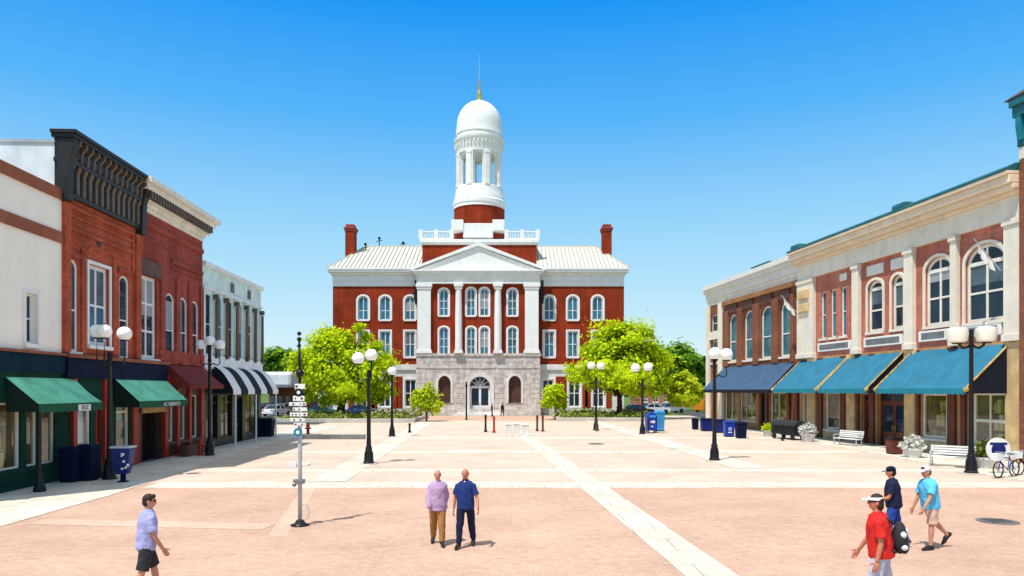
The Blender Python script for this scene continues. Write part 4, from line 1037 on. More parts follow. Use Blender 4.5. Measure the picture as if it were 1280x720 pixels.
# far wood closing the view along the horizon
r = random.Random(77); m = MB()
cl = [(x + r.uniform(-6, 6), 330 + r.uniform(0, 60), r.uniform(3, 8.5), r.uniform(4, 8)) for x in range(-420, 430, 9)]
def f_():
    c = r.choice(cl); return (c[0] + r.gauss(0, c[3]*.6), c[1] + r.gauss(0, 4), max(.3, c[2]*r.uniform(0.1, 1.25) + r.gauss(0, 1)))
leaf_cloud(m, 9000, f_, 2.2, r)
o = m.build('far_wood', 'leaf_dark', normals=False); tag(o, 'distant dark green tree line along the horizon', 'wood', kind='stuff')

# ------------------------------------------------------------------ distant buildings
def plain_building(label, x0, x1, y0, dep, h, mat, nwin, roofh=0., canopy=False):
    b = thing('distant_building', label, 'building', ((x0 + x1)/2, y0, 0)); hw = (x1 - x0)/2
    ops = [O(-hw + (x1 - x0)*(i + .25)/nwin, -hw + (x1 - x0)*(i + .75)/nwin, .9, h*.62) for i in range(nwin)]
    m = MB(); wall(m, -hw, hw, 0, h, ops, depth=.2)
    m.face([(-hw, 0, 0), (-hw, dep, 0), (-hw, dep, h), (-hw, 0, h)]); m.face([(hw, 0, 0), (hw, dep, 0), (hw, dep, h), (hw, 0, h)])
    m.build('wall', mat, b, normals=False)
    for o in ops: window(b, o, frame='white', nv=1, nh=0, depth=.1, fw=.1)
    m = MB(); m.box(-hw - .4, hw + .4, -.5 if not canopy else -5, dep, h + .002, h + .6 + roofh); m.build('roof', 'grey_white' if canopy else 'roof_flat', b, bevel=.15 if not canopy else .5)
    return b
plain_building('low building with a pale rounded canopy roof, left behind the sign pole', wx(328, 115), wx(366, 115), 118, 12, 3.8, 'brick_e', 4, 1.9, True)
plain_building('low brick building seen under the right plaza tree', wx(800, 150), wx(905, 150), 150, 12, 3.6, 'brick_d', 8)
plain_building('low brown shop at the far left beyond the side street', wx(366, 170), wx(410, 170), 175, 12, 3.6, 'offwhite', 5)

# ------------------------------------------------------------------ street lamps
def lamp(label, x, y, globes, hpost, rg, rot=0., lanterns=False, group='globe street lamps', low=None):
    t = thing('street_lamp', label, 'street lamp', (x, y, 0), rot, group)
    m = MB(); m.lathe([(.27, 0), (.27, .09), (.23, .13), (.21, .5), (.15, .68), (.17, .74), (.115, .85), (.10, 1.3), (.075, hpost - .35), (.11, hpost - .3), (.085, hpost - .2), (.085, hpost)], n=14)
    smooth_angle(m.build('post', 'black', t), 35)
    m = MB(); m.box(-.38, .38, -.38, .38, 0, .035); m.build('base', 'kerb', t, bevel=.01)
    for gx, gy, gz in globes:
        d = math.hypot(gx, gy)
        if d > .05:
            m = MB(); z0 = hpost - .55
            if lanterns:
                P = [(gx*k_, gy*k_, z0 + .25 - .75*math.sin(k_*math.pi)*.6 + (gz - .5 - z0 - .25)*k_**2) for k_ in (0, .2, .4, .6, .8, 1.)]
                P = [(0, 0, z0)] + [(gx*s_, gy*s_, z_) for s_, z_ in ((.25, z0 - .18), (.55, z0 - .22), (.85, z0 - .08), (1., z0 + .2), (1., gz - rg))]
            else: P = [(0, 0, z0)] + [(gx*s_, gy*s_, z_) for s_, z_ in ((.35, z0 + .12), (.75, z0 + .02), (1., z0 + .12), (1., gz - rg + .02))]
            m.tube(P, .05 if lanterns else .035, 8); m.build('arm', 'black', t, smooth=True)
        else:
            m = MB(); m.tube([(0, 0, hpost - .02), (0, 0, gz - rg + .03)], [.08, .10], 10); m.build('neck', 'black', t, smooth=True)
        m = MB()
        if lanterns:
            m.lathe([(rg*.55, -rg*.9), (rg*.95, -rg*.75), (rg*1.08, 0), (rg*1.02, rg*.55), (rg*.7, rg*.72), (rg*.2, rg*.8)], (gx, gy, gz), 16)
            g = smooth_angle(m.build('globe', 'lantern', t), 50)
        else:
            m.ball((gx, gy, gz), rg, n=20, m=14); g = m.build('globe', 'globe', t, smooth=True)
        m = MB(); m.lathe([(rg*.5, -rg*1.02), (rg*.55, -rg*.9), (rg*.42, -rg*.78)], (gx, gy, gz), 12); m.build('globe_collar', 'black', g, smooth=True)
        m = MB(); m.lathe([(.05, rg*.98), (.03, rg*1.1), (.01, rg*1.22)], (gx, gy, gz), 8); m.build('globe_finial', 'black' if not lanterns else 'lantern', g, smooth=True)
    return t
def lp(px, py): D = gd(py); return wx(px, D), D
x, y = lp(137, 600); s = y / F
lamp('three globe lamp beside the blue bins on the left pavement', x, y, [(-.55, .1, wz(414, y)), (-.06, -.25, wz(415, y)), (.55, .05, wz(417, y))], wz(440, y), .275)
x, y = lp(262, 570)
lamp('lamp with clustered globes in front of the maroon awning', x, y, [(-.5, .1, wz(431, y)), (.02, 0, wz(426, y)), (.5, .1, wz(431, y))], wz(444, y), .27)
x, y = lp(461, 580)
lamp('lamp with one globe on top and one lower at its left, mid plaza', x, y, [(-.5, 0, wz(448, y)), (.12, -.02, wz(444, y))], wz(462, y), .29)
x, y = lp(490, 546)
lamp('small single globe lamp right behind the two globe lamp', x, y, [(0, 0, wz(464, y))], wz(474, y), .32)
x, y = lp(745, 538)
lamp('two globe lamp in front of the right plaza tree, nearer the steps', x, y, [(-.42, 0, wz(457, y)), (.42, 0, wz(457.5, y))], wz(472, y), .34)
x, y = lp(803, 543)
lamp('two globe lamp in front of the right plaza tree, beside the blue boxes', x, y, [(-.55, 0, wz(460, y)), (.45, 0, wz(459, y))], wz(474, y), .36)
x, y = lp(893, 576)
lamp('two globe lamp in front of the slate blue awning and blue bins', x, y, [(.02, 0, wz(442, y)), (.62, .1, wz(443, y))], wz(458, y), .31)
x, y = lp(1214, 592)
lamp('large lamp with two drum shaped cream lanterns by the right bench', x, y, [(-.58, 0, wz(418, y)), (.62, 0, wz(417, y))], wz(412, y), .39, lanterns=True)

# ------------------------------------------------------------------ sign pole
x, y = lp(375, 657); s = y / F
t = thing('sign_pole', 'slender grey pole carrying stacked small white signs, standing on the left of the plaza', 'sign pole', (x, y, 0))
m = MB(); m.tube([(0, 0, 0), (0, 0, wz(485, y))], .055, 12); m.build('pole', 'steel', t, smooth=True)
m = MB(); m.tube([(0, 0, wz(486, y)), (-.02, 0, wz(425, y))], [.045, .028], 10); m.build('upper_pole', 'black', t, smooth=True)
m = MB(); m.ball((-.02, 0, wz(417, y)), .055); m.ball((-.02, 0, wz(424, y)), .06); m.ball((-.02, 0, wz(432, y)), .05); m.lathe([(.09, 0), (.11, .08), (.07, .16)], (0, 0, wz(470, y)), 10); m.build('finial', 'black', t, smooth=True)
m = MB(); m.lathe([(.24, 0), (.24, .03), (.14, .06), (.10, .14)], n=14); m.build('base', 'black', t, smooth=True)
for i, (py, w, h, mt) in enumerate(((483, .30, .13, 'white'), (498, .34, .13, 'white'), (505, .50, .09, 'white'), (511.5, .42, .09, 'white'), (518, .52, .09, 'white'), (524.5, .44, .08, 'white'), (530, .36, .07, 'grey_white'))):
    z = wz(py, y); m = MB(); w *= .86; m.box(-w/2 - .03*(i % 3 - 1), w/2 - .03*(i % 3 - 1), -.12, -.09, z - h/2, z + h/2); sp_ = m.build('sign_plate', mt, t, bevel=.006)
    m = MB(); rr = random.Random(i); xx = -w/2 + .05
    while xx < w/2 - .08:
        q = rr.uniform(.02, .06); m.box(xx, xx + q, -.126, -.121, z - h*.2, z + h*.2); xx += q + rr.uniform(.05, .14)
    m.build('sign_symbol', 'char', sp_)
def disc(zpy, r_, mat, yy=-.13, x0=0.):
    m = MB(); z = wz(zpy, y); m.rings([[(x0 + r_*math.cos(2*math.pi*k/18), yy_, z + r_*math.sin(2*math.pi*k/18)) for k in range(18)] for yy_ in (yy, yy + .03)]); return m
bl = disc(490.5, .10, 'navy'); d_ = bl.build('round_sign', 'navy', t); m = disc(490.5, .045, 'white', -.137); m.build('sign_symbol', 'white', d_)
bl = disc(540, .11, 'aw_teal', x0=-.02); d_ = bl.build('round_sign', 'aw_teal', t); m = disc(540, .05, 'grey_white', -.137, -.02); m.build('sign_symbol', 'grey_white', d_)
m = MB(); z = wz(580, y); m.box(-.26, -.08, -.05, .05, z - .09, z + .05); m.tube([(-.1, 0, z), (.22, 0, z - .02)], .025, 8); m.ball((.22, 0, z), .05); m.build('push_button_box', 'grey_white', t, bevel=.02)
m = MB(); z = wz(602, y); m.box(-.16, .12, -.08, .08, z - .05, z + .06); m.ball((-.13, -.05, z - .07), .06); m.build('bracket', 'grey', t, bevel=.015)
m = MB(); z = wz(640, y); m.tube([(.12 + .12*math.cos(a*.45), -.02, z + .2*math.sin(a*.45)) for a in range(15)], .014, 6); m.build('cable_loop', 'steel', t)
# low stone kerb lying beyond the pole
xa, ya = lp(376, 549); xb, yb_ = lp(457, 549)
m = MB(); [m.box(f_*(xb - xa)/2 - .12, f_*(xb - xa)/2 + .12, -.16, .16, 0, .05) for f_ in (-.9, 0, .9)]; m.box(-(xb - xa)/2, (xb - xa)/2, -.10, .10, .02, .34); o = m.build('low_rail', 'grey', bevel=.03, loc=((xa + xb)/2, ya, 0)); tag(o, 'long low grey rail standing on the paving between the sign pole and the lamp', 'rail')

# ------------------------------------------------------------------ bollards, planter blocks
def bollard(label, px, py, h, mat='black', tall=False, r_=.09):
    x, y = lp(px, py); t = thing('bollard' if not tall else 'thin_post', label, 'bollard' if not tall else 'post', (x, y, 0), 0, None)
    m = MB(); m.lathe([(r_*1.6, 0), (r_*1.6, .1), (r_, .18), (r_*.9, h*.8), (r_*1.25, h*.83), (r_*1.25, h*.88), (r_*.8, h*.92)], n=12); smooth_angle(m.build('post', mat, t))
    m = MB(); m.ball((0, 0, h*.94), r_*1.1, n=12, m=8); m.build('cap', mat, t, smooth=True); return t
bollard('tall thin black post just left of the courthouse door', 583, 525, 4.6, tall=True, r_=.1)
bollard('black bollard left of the courthouse steps', 607, 540, 1.45)
bollard('rusty red bollard left of the white plinth blocks', 617.5, 541, 1.35, 'red_paint')
bollard('dark bollard right of the white blocks, left one of a close pair', 671.5, 539, 1.35, 'brown_paint')
bollard('dark bollard right of the white blocks, right one of a close pair', 678.5, 539.5, 1.35, 'brown_paint')
bollard('brown bollard before the right bed, left of the two globe lamp', 746, 539, 1.0, 'brown_paint')
bollard('short black bollard right of the single globe lamp', 512, 541, .75)
D = gd(545)
for lab, a, b, h in (('left one of three white stone blocks at the end of the pale paving stripe', 632, 639, .95), ('middle one of three white stone blocks at the end of the pale paving stripe', 642, 649.5, .98), ('right one of three white stone blocks at the end of the pale paving stripe', 652.5, 661, .92)):
    t = thing('stone_block', lab, 'stone block', (wx((a + b)/2, D), D, 0), 0, None); w = (b - a)*D/F/2
    m = MB(); m.box(-w, w, -w, w, .16, h - .1); m.build('block', 'stone_l', t, bevel=.03)
    m = MB(); m.box(-w - .05, w + .05, -w - .05, w + .05, 0, .16); m.build('plinth', 'stone_l', t, bevel=.02); m = MB(); m.box(-w - .04, w + .04, -w - .04, w + .04, h - .1, h); m.build('cap', 'white', t, bevel=.02)

# ------------------------------------------------------------------ bins and boxes
def bin_(label, x, y, w, d, h, mat, rz=0., name='litter_bin', symbol=False, taper=.9, lid='black', cat='bin', group=None):
    t = thing(name, label, cat, (x, y, 0), rz, group)
    m = MB(); m.rings([[(sx*w/2*k, sy*d/2*k, z) for sx, sy in ((-1, -1), (1, -1), (1, 1), (-1, 1))] for z, k in ((.08, taper), (h*.86, 1))]); m.build('body', mat, t, bevel=.03)
    m = MB(); m.box(-w/2 - .03, w/2 + .03, -d/2 - .03, d/2 + .03, h*.862, h*.93); m.rings([[(sx*w/2*k, sy*d/2*k, z) for sx, sy in ((-1, -1), (1, -1), (1, 1), (-1, 1))] for z, k in ((h*.931, .98), (h, .72))]); m.build('lid', mat if lid is None else lid, t, bevel=.02)
    m = MB(); m.box(-w/2*taper*.9, w/2*taper*.9, -d/2*taper*.9, d/2*taper*.9, 0, .08); m.build('base', 'black', t)
    if symbol:
        m = MB(); m.rings([[(.12*math.cos(2*math.pi*k/14)*q, -d/2 - .006, h*.5 + .12*math.sin(2*math.pi*k/14)*q) for k in range(14)] for q in (1., .6)], False, False)
        m.box(-.14, .14, -d/2 - .008, -d/2 + .0, h*.26, h*.32); m.build('symbol', 'white', t, normals=False)
    return t
x, y = lp(88, 603); bin_('navy square bin by the green shopfront, left one of a pair', x, y, .62, .6, 1.35, 'navy', .05, lid='navy')
x, y = lp(110, 601); bin_('navy square bin by the lamp post, right one of a pair', x, y, .68, .62, 1.4, 'navy', -.05, lid='navy')
# blue pedestal box
x, y = lp(154, 603); t = thing('pedestal_bin', 'blue tapering box on a narrow foot with white marks, right of the left lamp', 'bin', (x, y, 0), .1)
m = MB(); m.rings([[(sx*k, sy*k*.8, z) for sx, sy in ((-1, -1), (1, -1), (1, 1), (-1, 1))] for z, k in ((.32, .2), (.7, .3), (1.3, .35))]); m.build('body', 'blue_deep', t, bevel=.04)
m = MB(); m.lathe([(.2, 0), (.2, .05), (.1, .08), (.09, .32)], n=12); m.build('foot', 'navy', t, smooth=True)
m = MB(); m.box(-.38, .38, -.31, .31, 1.3, 1.38); m.build('lid', 'steel', t, bevel=.03)
m = MB(); rr = random.Random(8)
for i in range(7): a_, z_ = rr.uniform(-.02, .24), rr.uniform(.5, 1.1); m.box(a_, a_ + .07, -.30, -.24, z_, z_ + rr.uniform(.04, .13))
m.build('white_marks', 'white', t)
x, y = lp(334, 546); bin_('dark navy bin at the far end of the left row', x, y, .95, .8, 1.45, 'navy', lid='black')
for i, (px, py, w, h, mt, lab) in enumerate(((869, 537, .5, 1.0, 'navy', 'narrow dark bin, leftmost of the blue bins by the slate awning'), (883, 539, 1.0, 1.1, 'blue_deep', 'wide deep blue bin, left of the lamp post'), (898, 541, .9, 1.1, 'blue_deep', 'wide deep blue bin, directly behind the lamp post'), (911, 546, .72, 1.2, 'blue', 'bright blue recycling bin with a white symbol, right of the lamp post'), (926, 548, .72, 1.2, 'navy', 'dark blue bin, rightmost of the blue bins by the slate awning'))):
    x, y = lp(px, py); bin_(lab, x, y, w, .6, h, mt, 0, symbol=(i == 3), lid=None if i > 2 else 'navy', group='blue bins by the slate awning')
x, y = lp(881, 537); 
x, y = lp(814, 541); t = thing('post_box', 'bright blue round topped box beside the lamp under the right tree', 'post box', (x, y, 0), .1)
m = MB(); m.rings([[(px_, yy_, pz) for px_, pz in [(-.42, .2), (.42, .2)] + [(.42*math.cos(math.pi*k/10), 1.25 + .42*math.sin(math.pi*k/10)) for k in range(11)]] for yy_ in (-.35, .35)]); m.build('body', 'blue', t, bevel=.02)
m = MB(); [m.box(a*.32 - .05, a*.32 + .05, b*.26 - .05, b*.26 + .05, 0, .2) for a in (-1, 1) for b in (-1, 1)]; m.build('foot', 'black', t)
m = MB(); m.box(-.2, .2, -.37, -.34, .8, 1.0); m.box(-.14, .06, -.37, -.34, .45, .62); m.build('label_plate', 'white', t)
m = MB(); m.box(-.3, .3, -.38, -.33, 1.25, 1.42); m.build('flap', 'sky_blue', t, bevel=.02)
x, y = lp(824, 539); bin_('sky blue square topped box right behind the round topped box', x, y, .7, .7, 1.75, 'sky_blue', .3, lid='sky_blue', name='vending_box', cat='box')
# hydrants
def hydrant(label, px, py, h=.85):
    x, y = lp(px, py); t = thing('fire_hydrant', label, 'fire hydrant', (x, y, 0), .3)
    m = MB(); m.lathe([(.2, 0), (.2, .06), (.13, .08), (.12, h*.62), (.16, h*.64), (.16, h*.7), (.13, h*.74), (.1, h*.9), (.04, h*.96), (.035, h)], n=14); smooth_angle(m.build('barrel', 'hyd', t))
    for a in (0, 90, 180):
        c, s_ = math.cos(R(a)), math.sin(R(a)); m = MB(); m.tube([(.1*c, -.1*s_, h*.5), (.2*c, -.2*s_, h*.5), (.21*c, -.21*s_, h*.5), (.25*c, -.25*s_, h*.5)], [.055, .055, .075, .07], 8); m.build('outlet', 'hyd', t)
hydrant('red fire hydrant on the left pavement below the maroon awning', 251, 570, .9)
hydrant('red fire hydrant right of the sign pole, before the left bed', 385, 543, .95)

# ------------------------------------------------------------------ benches, planters, bicycles, grill
def bench(label, x, y, rz, w=1.7):
    t = thing('park_bench', label, 'bench', (x, y, 0), rz)
    m = MB()
    for k in range(5): m.box(-w/2, w/2, -.42 + k*.095, -.345 + k*.095, .42, .455)
    m.build('seat', 'white', t, bevel=.006); m = MB()
    for k in range(4): m.box(-w/2, w/2, .085 + k*.03, .115 + k*.03, .52 + k*.11, .60 + k*.11)
    m.build('backrest', 'white', t, bevel=.006)
    for sx in (-1, 1):
        m = MB(); xx = sx*(w/2 - .08)
        m.tube([(xx, -.4, 0), (xx, -.36, .42)], .03, 6); m.tube([(xx, .1, 0), (xx, .04, .42), (xx, .2, .95)], .03, 6); m.tube([(xx, -.4, .41), (xx, .05, .41)], .028, 6)
        m.tube([(xx, -.38, .42), (xx, -.42, .64), (xx, -.3, .68), (xx, .12, .66)], .026, 6); m.build('bench_end', 'steel', t, smooth=True)
    return t
br = RANG + 0
x, y = lp(1062, 557); bench('pale slatted bench by the pier at the second blue awning', x, y, RANG + .25, 1.9)
x, y = lp(1192, 583); bench('pale slatted bench left of the drum lantern lamp', x, y, RANG + .75, 1.9)
def planter(label, px, py, r_, h, leaf, n, seed, size=.16):
    x, y = lp(px, py); t = thing('flower_planter', label, 'planter', (x, y, 0))
    m = MB(); m.lathe([(r_*.7, 0), (r_*.75, .05), (r_*.9, h*.8), (r_*1.05, h*.82), (r_*1.05, h), (r_*.9, h), (r_*.88, h - .05)], n=16); smooth_angle(m.build('pot', 'stone_l', t))
    rr = random.Random(seed); m = MB()
    def f():
        v = Vector((rr.gauss(0, 1), rr.gauss(0, 1), abs(rr.gauss(0, 1)))).normalized()*rr.uniform(.5, 1.1); return (v.x*r_*1.15, v.y*r_*1.15, h - .02 + v.z*r_*1.3)
    leaf_cloud(m, n, f, size, rr); m.build('flowers', leaf, t, normals=False)
planter('stone planter overflowing with white flowers under the first blue awning', 1010, 552, .5, .55, 'flower', 500, 1)
planter('small planter of yellow green leaves by the slate awning door', 960, 545, .4, .45, 'leaf_yel', 300, 2)
planter('low stone planter beside the dark bin under the widest awning', 1141, 572, .5, .5, 'flower', 260, 3)
planter('low planter with pale foliage behind the right lamp post', 1232, 585, .55, .5, 'bed_leaf', 320, 4)
x, y = lp(1118, 568); bin_('dark red bin between the benches', x, y, .7, .6, .95, 'dark_wood', .2)
# black grill cart under the first blue awning
x, y = lp(985, 549); t = thing('barbecue_cart', 'black covered cart standing under the first blue awning', 'cart', (x, y, 0), RANG + R(10))
m = MB(); m.box(-1.3, 1.3, -.45, .45, .35, .95); m.build('body', 'black', t, bevel=.05)
m = MB(); m.rings([[(xx, .48*math.cos(math.pi*k/10), .952 + .38*math.sin(math.pi*k/10)) for k in range(11)] for xx in (-1.32, 1.32)]); m.build('cover', 'char', t)
for sx in (-1, 1):
    for sy in (-1, 1):
        m = MB(); m.rings([[(sx*1.0 + .2*math.cos(2*math.pi*k/16), sy*.4 + d_, .2 + .2*math.sin(2*math.pi*k/16)) for k in range(16)] for d_ in (-.04, .04)]); m.build('wheel', 'tyre', t)
m = MB(); m.tube([(1.3, 0, .8), (1.7, 0, .9)], .03, 6); m.build('handle', 'steel', t)
bollard('dark post standing before the black covered cart', 978, 551, 1.15, 'black', True, .06)

def bicycle(label, x, y, rz, frame):
    t = thing('bicycle', label, 'bicycle', (x, y, 0), rz); r_ = .34
    W = [(-.52, 0, r_), (.52, 0, r_)]
    for cx_, _, cz_ in W:
        m = MB(); N = 24
        m.rings([[(cx_ + (r_ - .025 + .025*math.cos(b))*math.cos(a), .025*math.sin(b), cz_ + (r_ - .025 + .025*math.cos(b))*math.sin(a)) for b in [2*math.pi*j/6 for j in range(6)]] for a in [2*math.pi*i/N for i in range(N + 1)]], False, False)
        w = m.build('wheel', 'tyre', t, smooth=True); m = MB()
        for k in range(12): a = 2*math.pi*k/12; m.tube([(cx_, .012*(-1)**k, cz_), (cx_ + .31*math.cos(a), 0, cz_ + .31*math.sin(a))], .004, 4)
        m.tube([(cx_, -.05, cz_), (cx_, .05, cz_)], .03, 8); m.build('spokes', 'steel', w)
    m = MB(); bb = (-.08, 0, .30); st = (-.2, 0, .78); hd = (.34, 0, .80); hl = (.38, 0, .66)
    for a, b in ((bb, st), (st, hd), (bb, hl), (hd, hl), (bb, W[0]), (st, W[0]), (hl, W[1])): m.tube([a, b], .02, 8)
    m.build('frame', frame, t, smooth=True)
    m = MB(); m.tube([hd, (.32, 0, .98)], .016, 8); m.tube([(.22, -.3, 1.0), (.34, -.2, 1.02), (.34, .2, 1.02), (.22, .3, 1.0)], .014, 8); m.build('handlebar', 'steel', t, smooth=True)
    m = MB(); m.tube([st, (-.22, 0, .9)], .014, 6); m.rings([[(-.36, -.09, .9), (-.36, .09, .9), (-.36, .09, .95), (-.36, -.09, .95)], [(-.05, -.025, .92), (-.05, .025, .92), (-.05, .025, .955), (-.05, -.025, .955)]]); m.build('saddle', 'black', t, bevel=.01)
    m = MB(); m.tube([(-.08, -.07, .3), (-.08 + .14, -.09, .2)], .012, 6); m.tube([(-.08, .07, .3), (-.08 - .14, .09, .4)], .012, 6); m.build('pedal', 'steel', t)
    m = MB(); m.rings([[(.62 + a, sy_, b) for a, b in ((-.14, .72), (.14, .72), (.17, .98), (-.17, .98))] for sy_ in (-.16, .16)]); m.build('basket', 'grey_white', t)
    return t
x, y = lp(1258, 597); bicycle('bicycle with blue frame and pale basket parked at the right edge', x, y, R(205), 'blue')
x, y = lp(1276, 594); bicycle('black bicycle parked behind the blue one at the right edge', x + .3, y, R(195), 'black')
x, y = lp(1259, 594); t = thing('round_sign', 'round white and blue sign board standing by the bicycles', 'sign', (x, y + .55, 0))
m = MB(); m.tube([(0, 0, 0), (0, 0, .7)], .03, 8); m.tube([(-.3, 0, .02), (.3, 0, .02)], .03, 6); m.tube([(0, -.25, .02), (0, .25, .02)], .03, 6); m.build('stand', 'steel', t)
m = MB(); m.rings([[(.5*math.cos(2*math.pi*k/24), yy_, 1.0 + .5*math.sin(2*math.pi*k/24)) for k in range(24)] for yy_ in (-.03, .03)]); dd = m.build('disc', 'white', t)
m = MB(); m.rings([[(.3*math.cos(2*math.pi*k/24), yy_, 1.0 + .3*math.sin(2*math.pi*k/24)) for k in range(24)] for yy_ in (-.038, -.031)]); m.box(-.36, .36, -.04, -.03, 1.2, 1.3); m.build('emblem', 'blue_deep', dd)

# ------------------------------------------------------------------ cars
def car(label, x, y, rz, paint, van=False):
    t = thing('parked_car', label, 'car', (x, y, 0), rz); L_ = 4.4; hw = .88
    if van: low = [(-2.3, .35), (2.3, .35), (2.32, 1.0), (1.55, 1.15), (1.0, 1.95), (-2.2, 2.0), (-2.32, 1.0)]; cab = None
    else: low = [(-2.2, .34), (2.15, .34), (2.2, .62), (2.05, .82), (1.0, .95), (-1.5, .98), (-2.15, .92), (-2.22, .62)]
    m = MB(); K = [(-hw, .96), (-hw + .08, 1.0), (hw - .08, 1.0), (hw, .96)]
    m.rings([[(px_*k, yy_, .34 + (pz - .34)*(1 if k == 1 else .97)) for px_, pz in low] for yy_, k in K]); smooth_angle(m.build('body', paint, t), 35)
    if not van:
        cab = [(1.0, .95), (.25, 1.42), (-.9, 1.46), (-1.62, .98)]
        m = MB(); m.rings([[(px_, s_*(hw - .06 - (.17 if pz > 1.2 else 0)), pz) for px_, pz in cab] for s_ in (-1, 1)]); g = smooth_angle(m.build('windows', 'pane', t), 30)
        m = MB(); m.box(-.88, .24, -.68, .68, 1.43, 1.475)
        for s_ in (-1, 1):
            for (a, b), (c, d) in zip(cab, cab[1:]): 
                if b > 1.2 and d > 1.2: continue
                m.tube([(a, s_*(hw - .07 - (.17 if b > 1.2 else 0)), b), (c, s_*(hw - .07 - (.17 if d > 1.2 else 0)), d)], .045, 6)
            m.tube([(-.3, s_*(hw - .05), .96), (-.3, s_*(hw - .22), 1.45)], .04, 6)
        m.build('roof', paint, t, bevel=.02)
    else:
        m = MB(); 
        for s_ in (-1, 1): m.box(-.3, 1.0, s_*(hw + .005) - .006, s_*(hw + .005) + .006, 1.2, 1.75)
        m.face([(1.53, -.75, 1.2), (1.53, .75, 1.2), (1.07, .7, 1.85), (1.07, -.7, 1.85)]); m.build('windows', 'pane', t, normals=False)
    for wx_ in (-1.35, 1.35):
        for s_ in (-1, 1):
            m = MB(); m.rings([[(wx_ + .33*math.cos(2*math.pi*k/18), s_*hw + d_, .33 + .33*math.sin(2*math.pi*k/18)) for k in range(18)] for d_ in (-.11, .03)]); w = m.build('wheel', 'tyre', t)
            m = MB(); m.rings([[(wx_ + .2*math.cos(2*math.pi*k/14), s_*(hw + .04) + d_, .33 + .2*math.sin(2*math.pi*k/14)) for k in range(14)] for d_ in (-.02, .02)]); m.build('rim', 'steel', w)
    for s_ in (-1, 1):
        m = MB(); m.box(2.08, 2.2, s_*.62 - .17, s_*.62 + .17, .62, .76); m.build('headlight', 'lens', t, bevel=.02)
        m = MB(); m.box(-2.23, -2.12, s_*.66 - .14, s_*.66 + .14, .68, .84); m.build('tail_light', 'lens_red', t, bevel=.02)
    return t
car('white car parked on the left side street, nearest the striped awning', wx(346, 96), 96, R(75), 'car_white')
car('silver car parked behind the white one on the left side street', wx(357, 106), 106, R(70), 'car_silver')
car('black car parked farther up the left side street', wx(337, 112), 112, R(80), 'car_black')
car('teal car parked behind the trunk of the left plaza tree', wx(405, 93), 93, R(3), 'car_teal')
car('dark blue car parked right of the trunk of the left plaza tree', wx(452, 94.5), 94.5, R(-3), 'car_blue')
car('black car parked under the right plaza tree', wx(797, 98), 98, R(8), 'car_black')
car('white car parked under the right plaza tree, right of the black one', wx(818, 104), 104, R(12), 'car_white')
car('silver car parked farther right beyond the right plaza tree', wx(838, 108), 108, R(15), 'car_silver')
car('orange van parked beyond the bush at the end of the right row', wx(884, 112), 112, R(40), 'car_orange', van=True)

def manhole(label, px, py, r_):
    x, y = lp(px, py); m = MB(); m.lathe([(r_, .0), (r_, .014), (r_*.92, .016)], (0, 0, 0), 24); o = m.build('manhole_cover', 'grey', loc=(x, y, .002)); tag(o, label, 'manhole cover')
    m = MB(); [m.box(-r_*.6, r_*.6, k*.12 - .02, k*.12 + .02, .017, .02) for k in range(-2, 3)]; m.build('grating', 'black', o)
manhole('round iron manhole cover in the pale paving beyond the long stripe', 745, 555, .55)
manhole('round iron manhole cover near the bottom corner by the striding walker', 1247, 652, .5)
# ------------------------------------------------------------------ people
def remesh(mb, name, mat, parent, vox, it=4):
    o = mb.build(name, mat, parent)
    a = o.modifiers.new('r', 'REMESH'); a.mode = 'VOXEL'; a.voxel_size = vox; a.use_smooth_shade = True
    b = o.modifiers.new('s', 'SMOOTH'); b.factor = .5; b.iterations = it
    dg = bpy.context.evaluated_depsgraph_get(); dg.update()
    me = bpy.data.meshes.new_from_object(o.evaluated_get(dg)); o.modifiers.clear(); old = o.data; o.data = me; bpy.data.meshes.remove(old)
    if name in ('shirt', 'trousers', 'shorts'):
        from mathutils import noise
        dv = [(v.index, v.normal.copy()) for v in me.vertices]
        for i_, n_ in dv:
            p_ = me.vertices[i_].co
            q_ = Vector((p_.x*9 + p_.z*4, p_.y*9 - p_.z*3, p_.z*6)); h_ = noise.noise(q_)*.014 + noise.noise(q_*2.4)*.006
            me.vertices[i_].co = p_ + n_*h_
    me.materials.clear(); me.materials.append(MT[mat]); me.name = name
    me.polygons.foreach_set('use_smooth', [True] * len(me.polygons))
    return o
def ellring(c, rx, ry, tilt=0., n=18):
    return [Vector((rx*math.cos(2*math.pi*k/n), ry*math.sin(2*math.pi*k/n)*math.cos(tilt), ry*math.sin(2*math.pi*k/n)*math.sin(tilt))) + Vector(c) for k in range(n)]

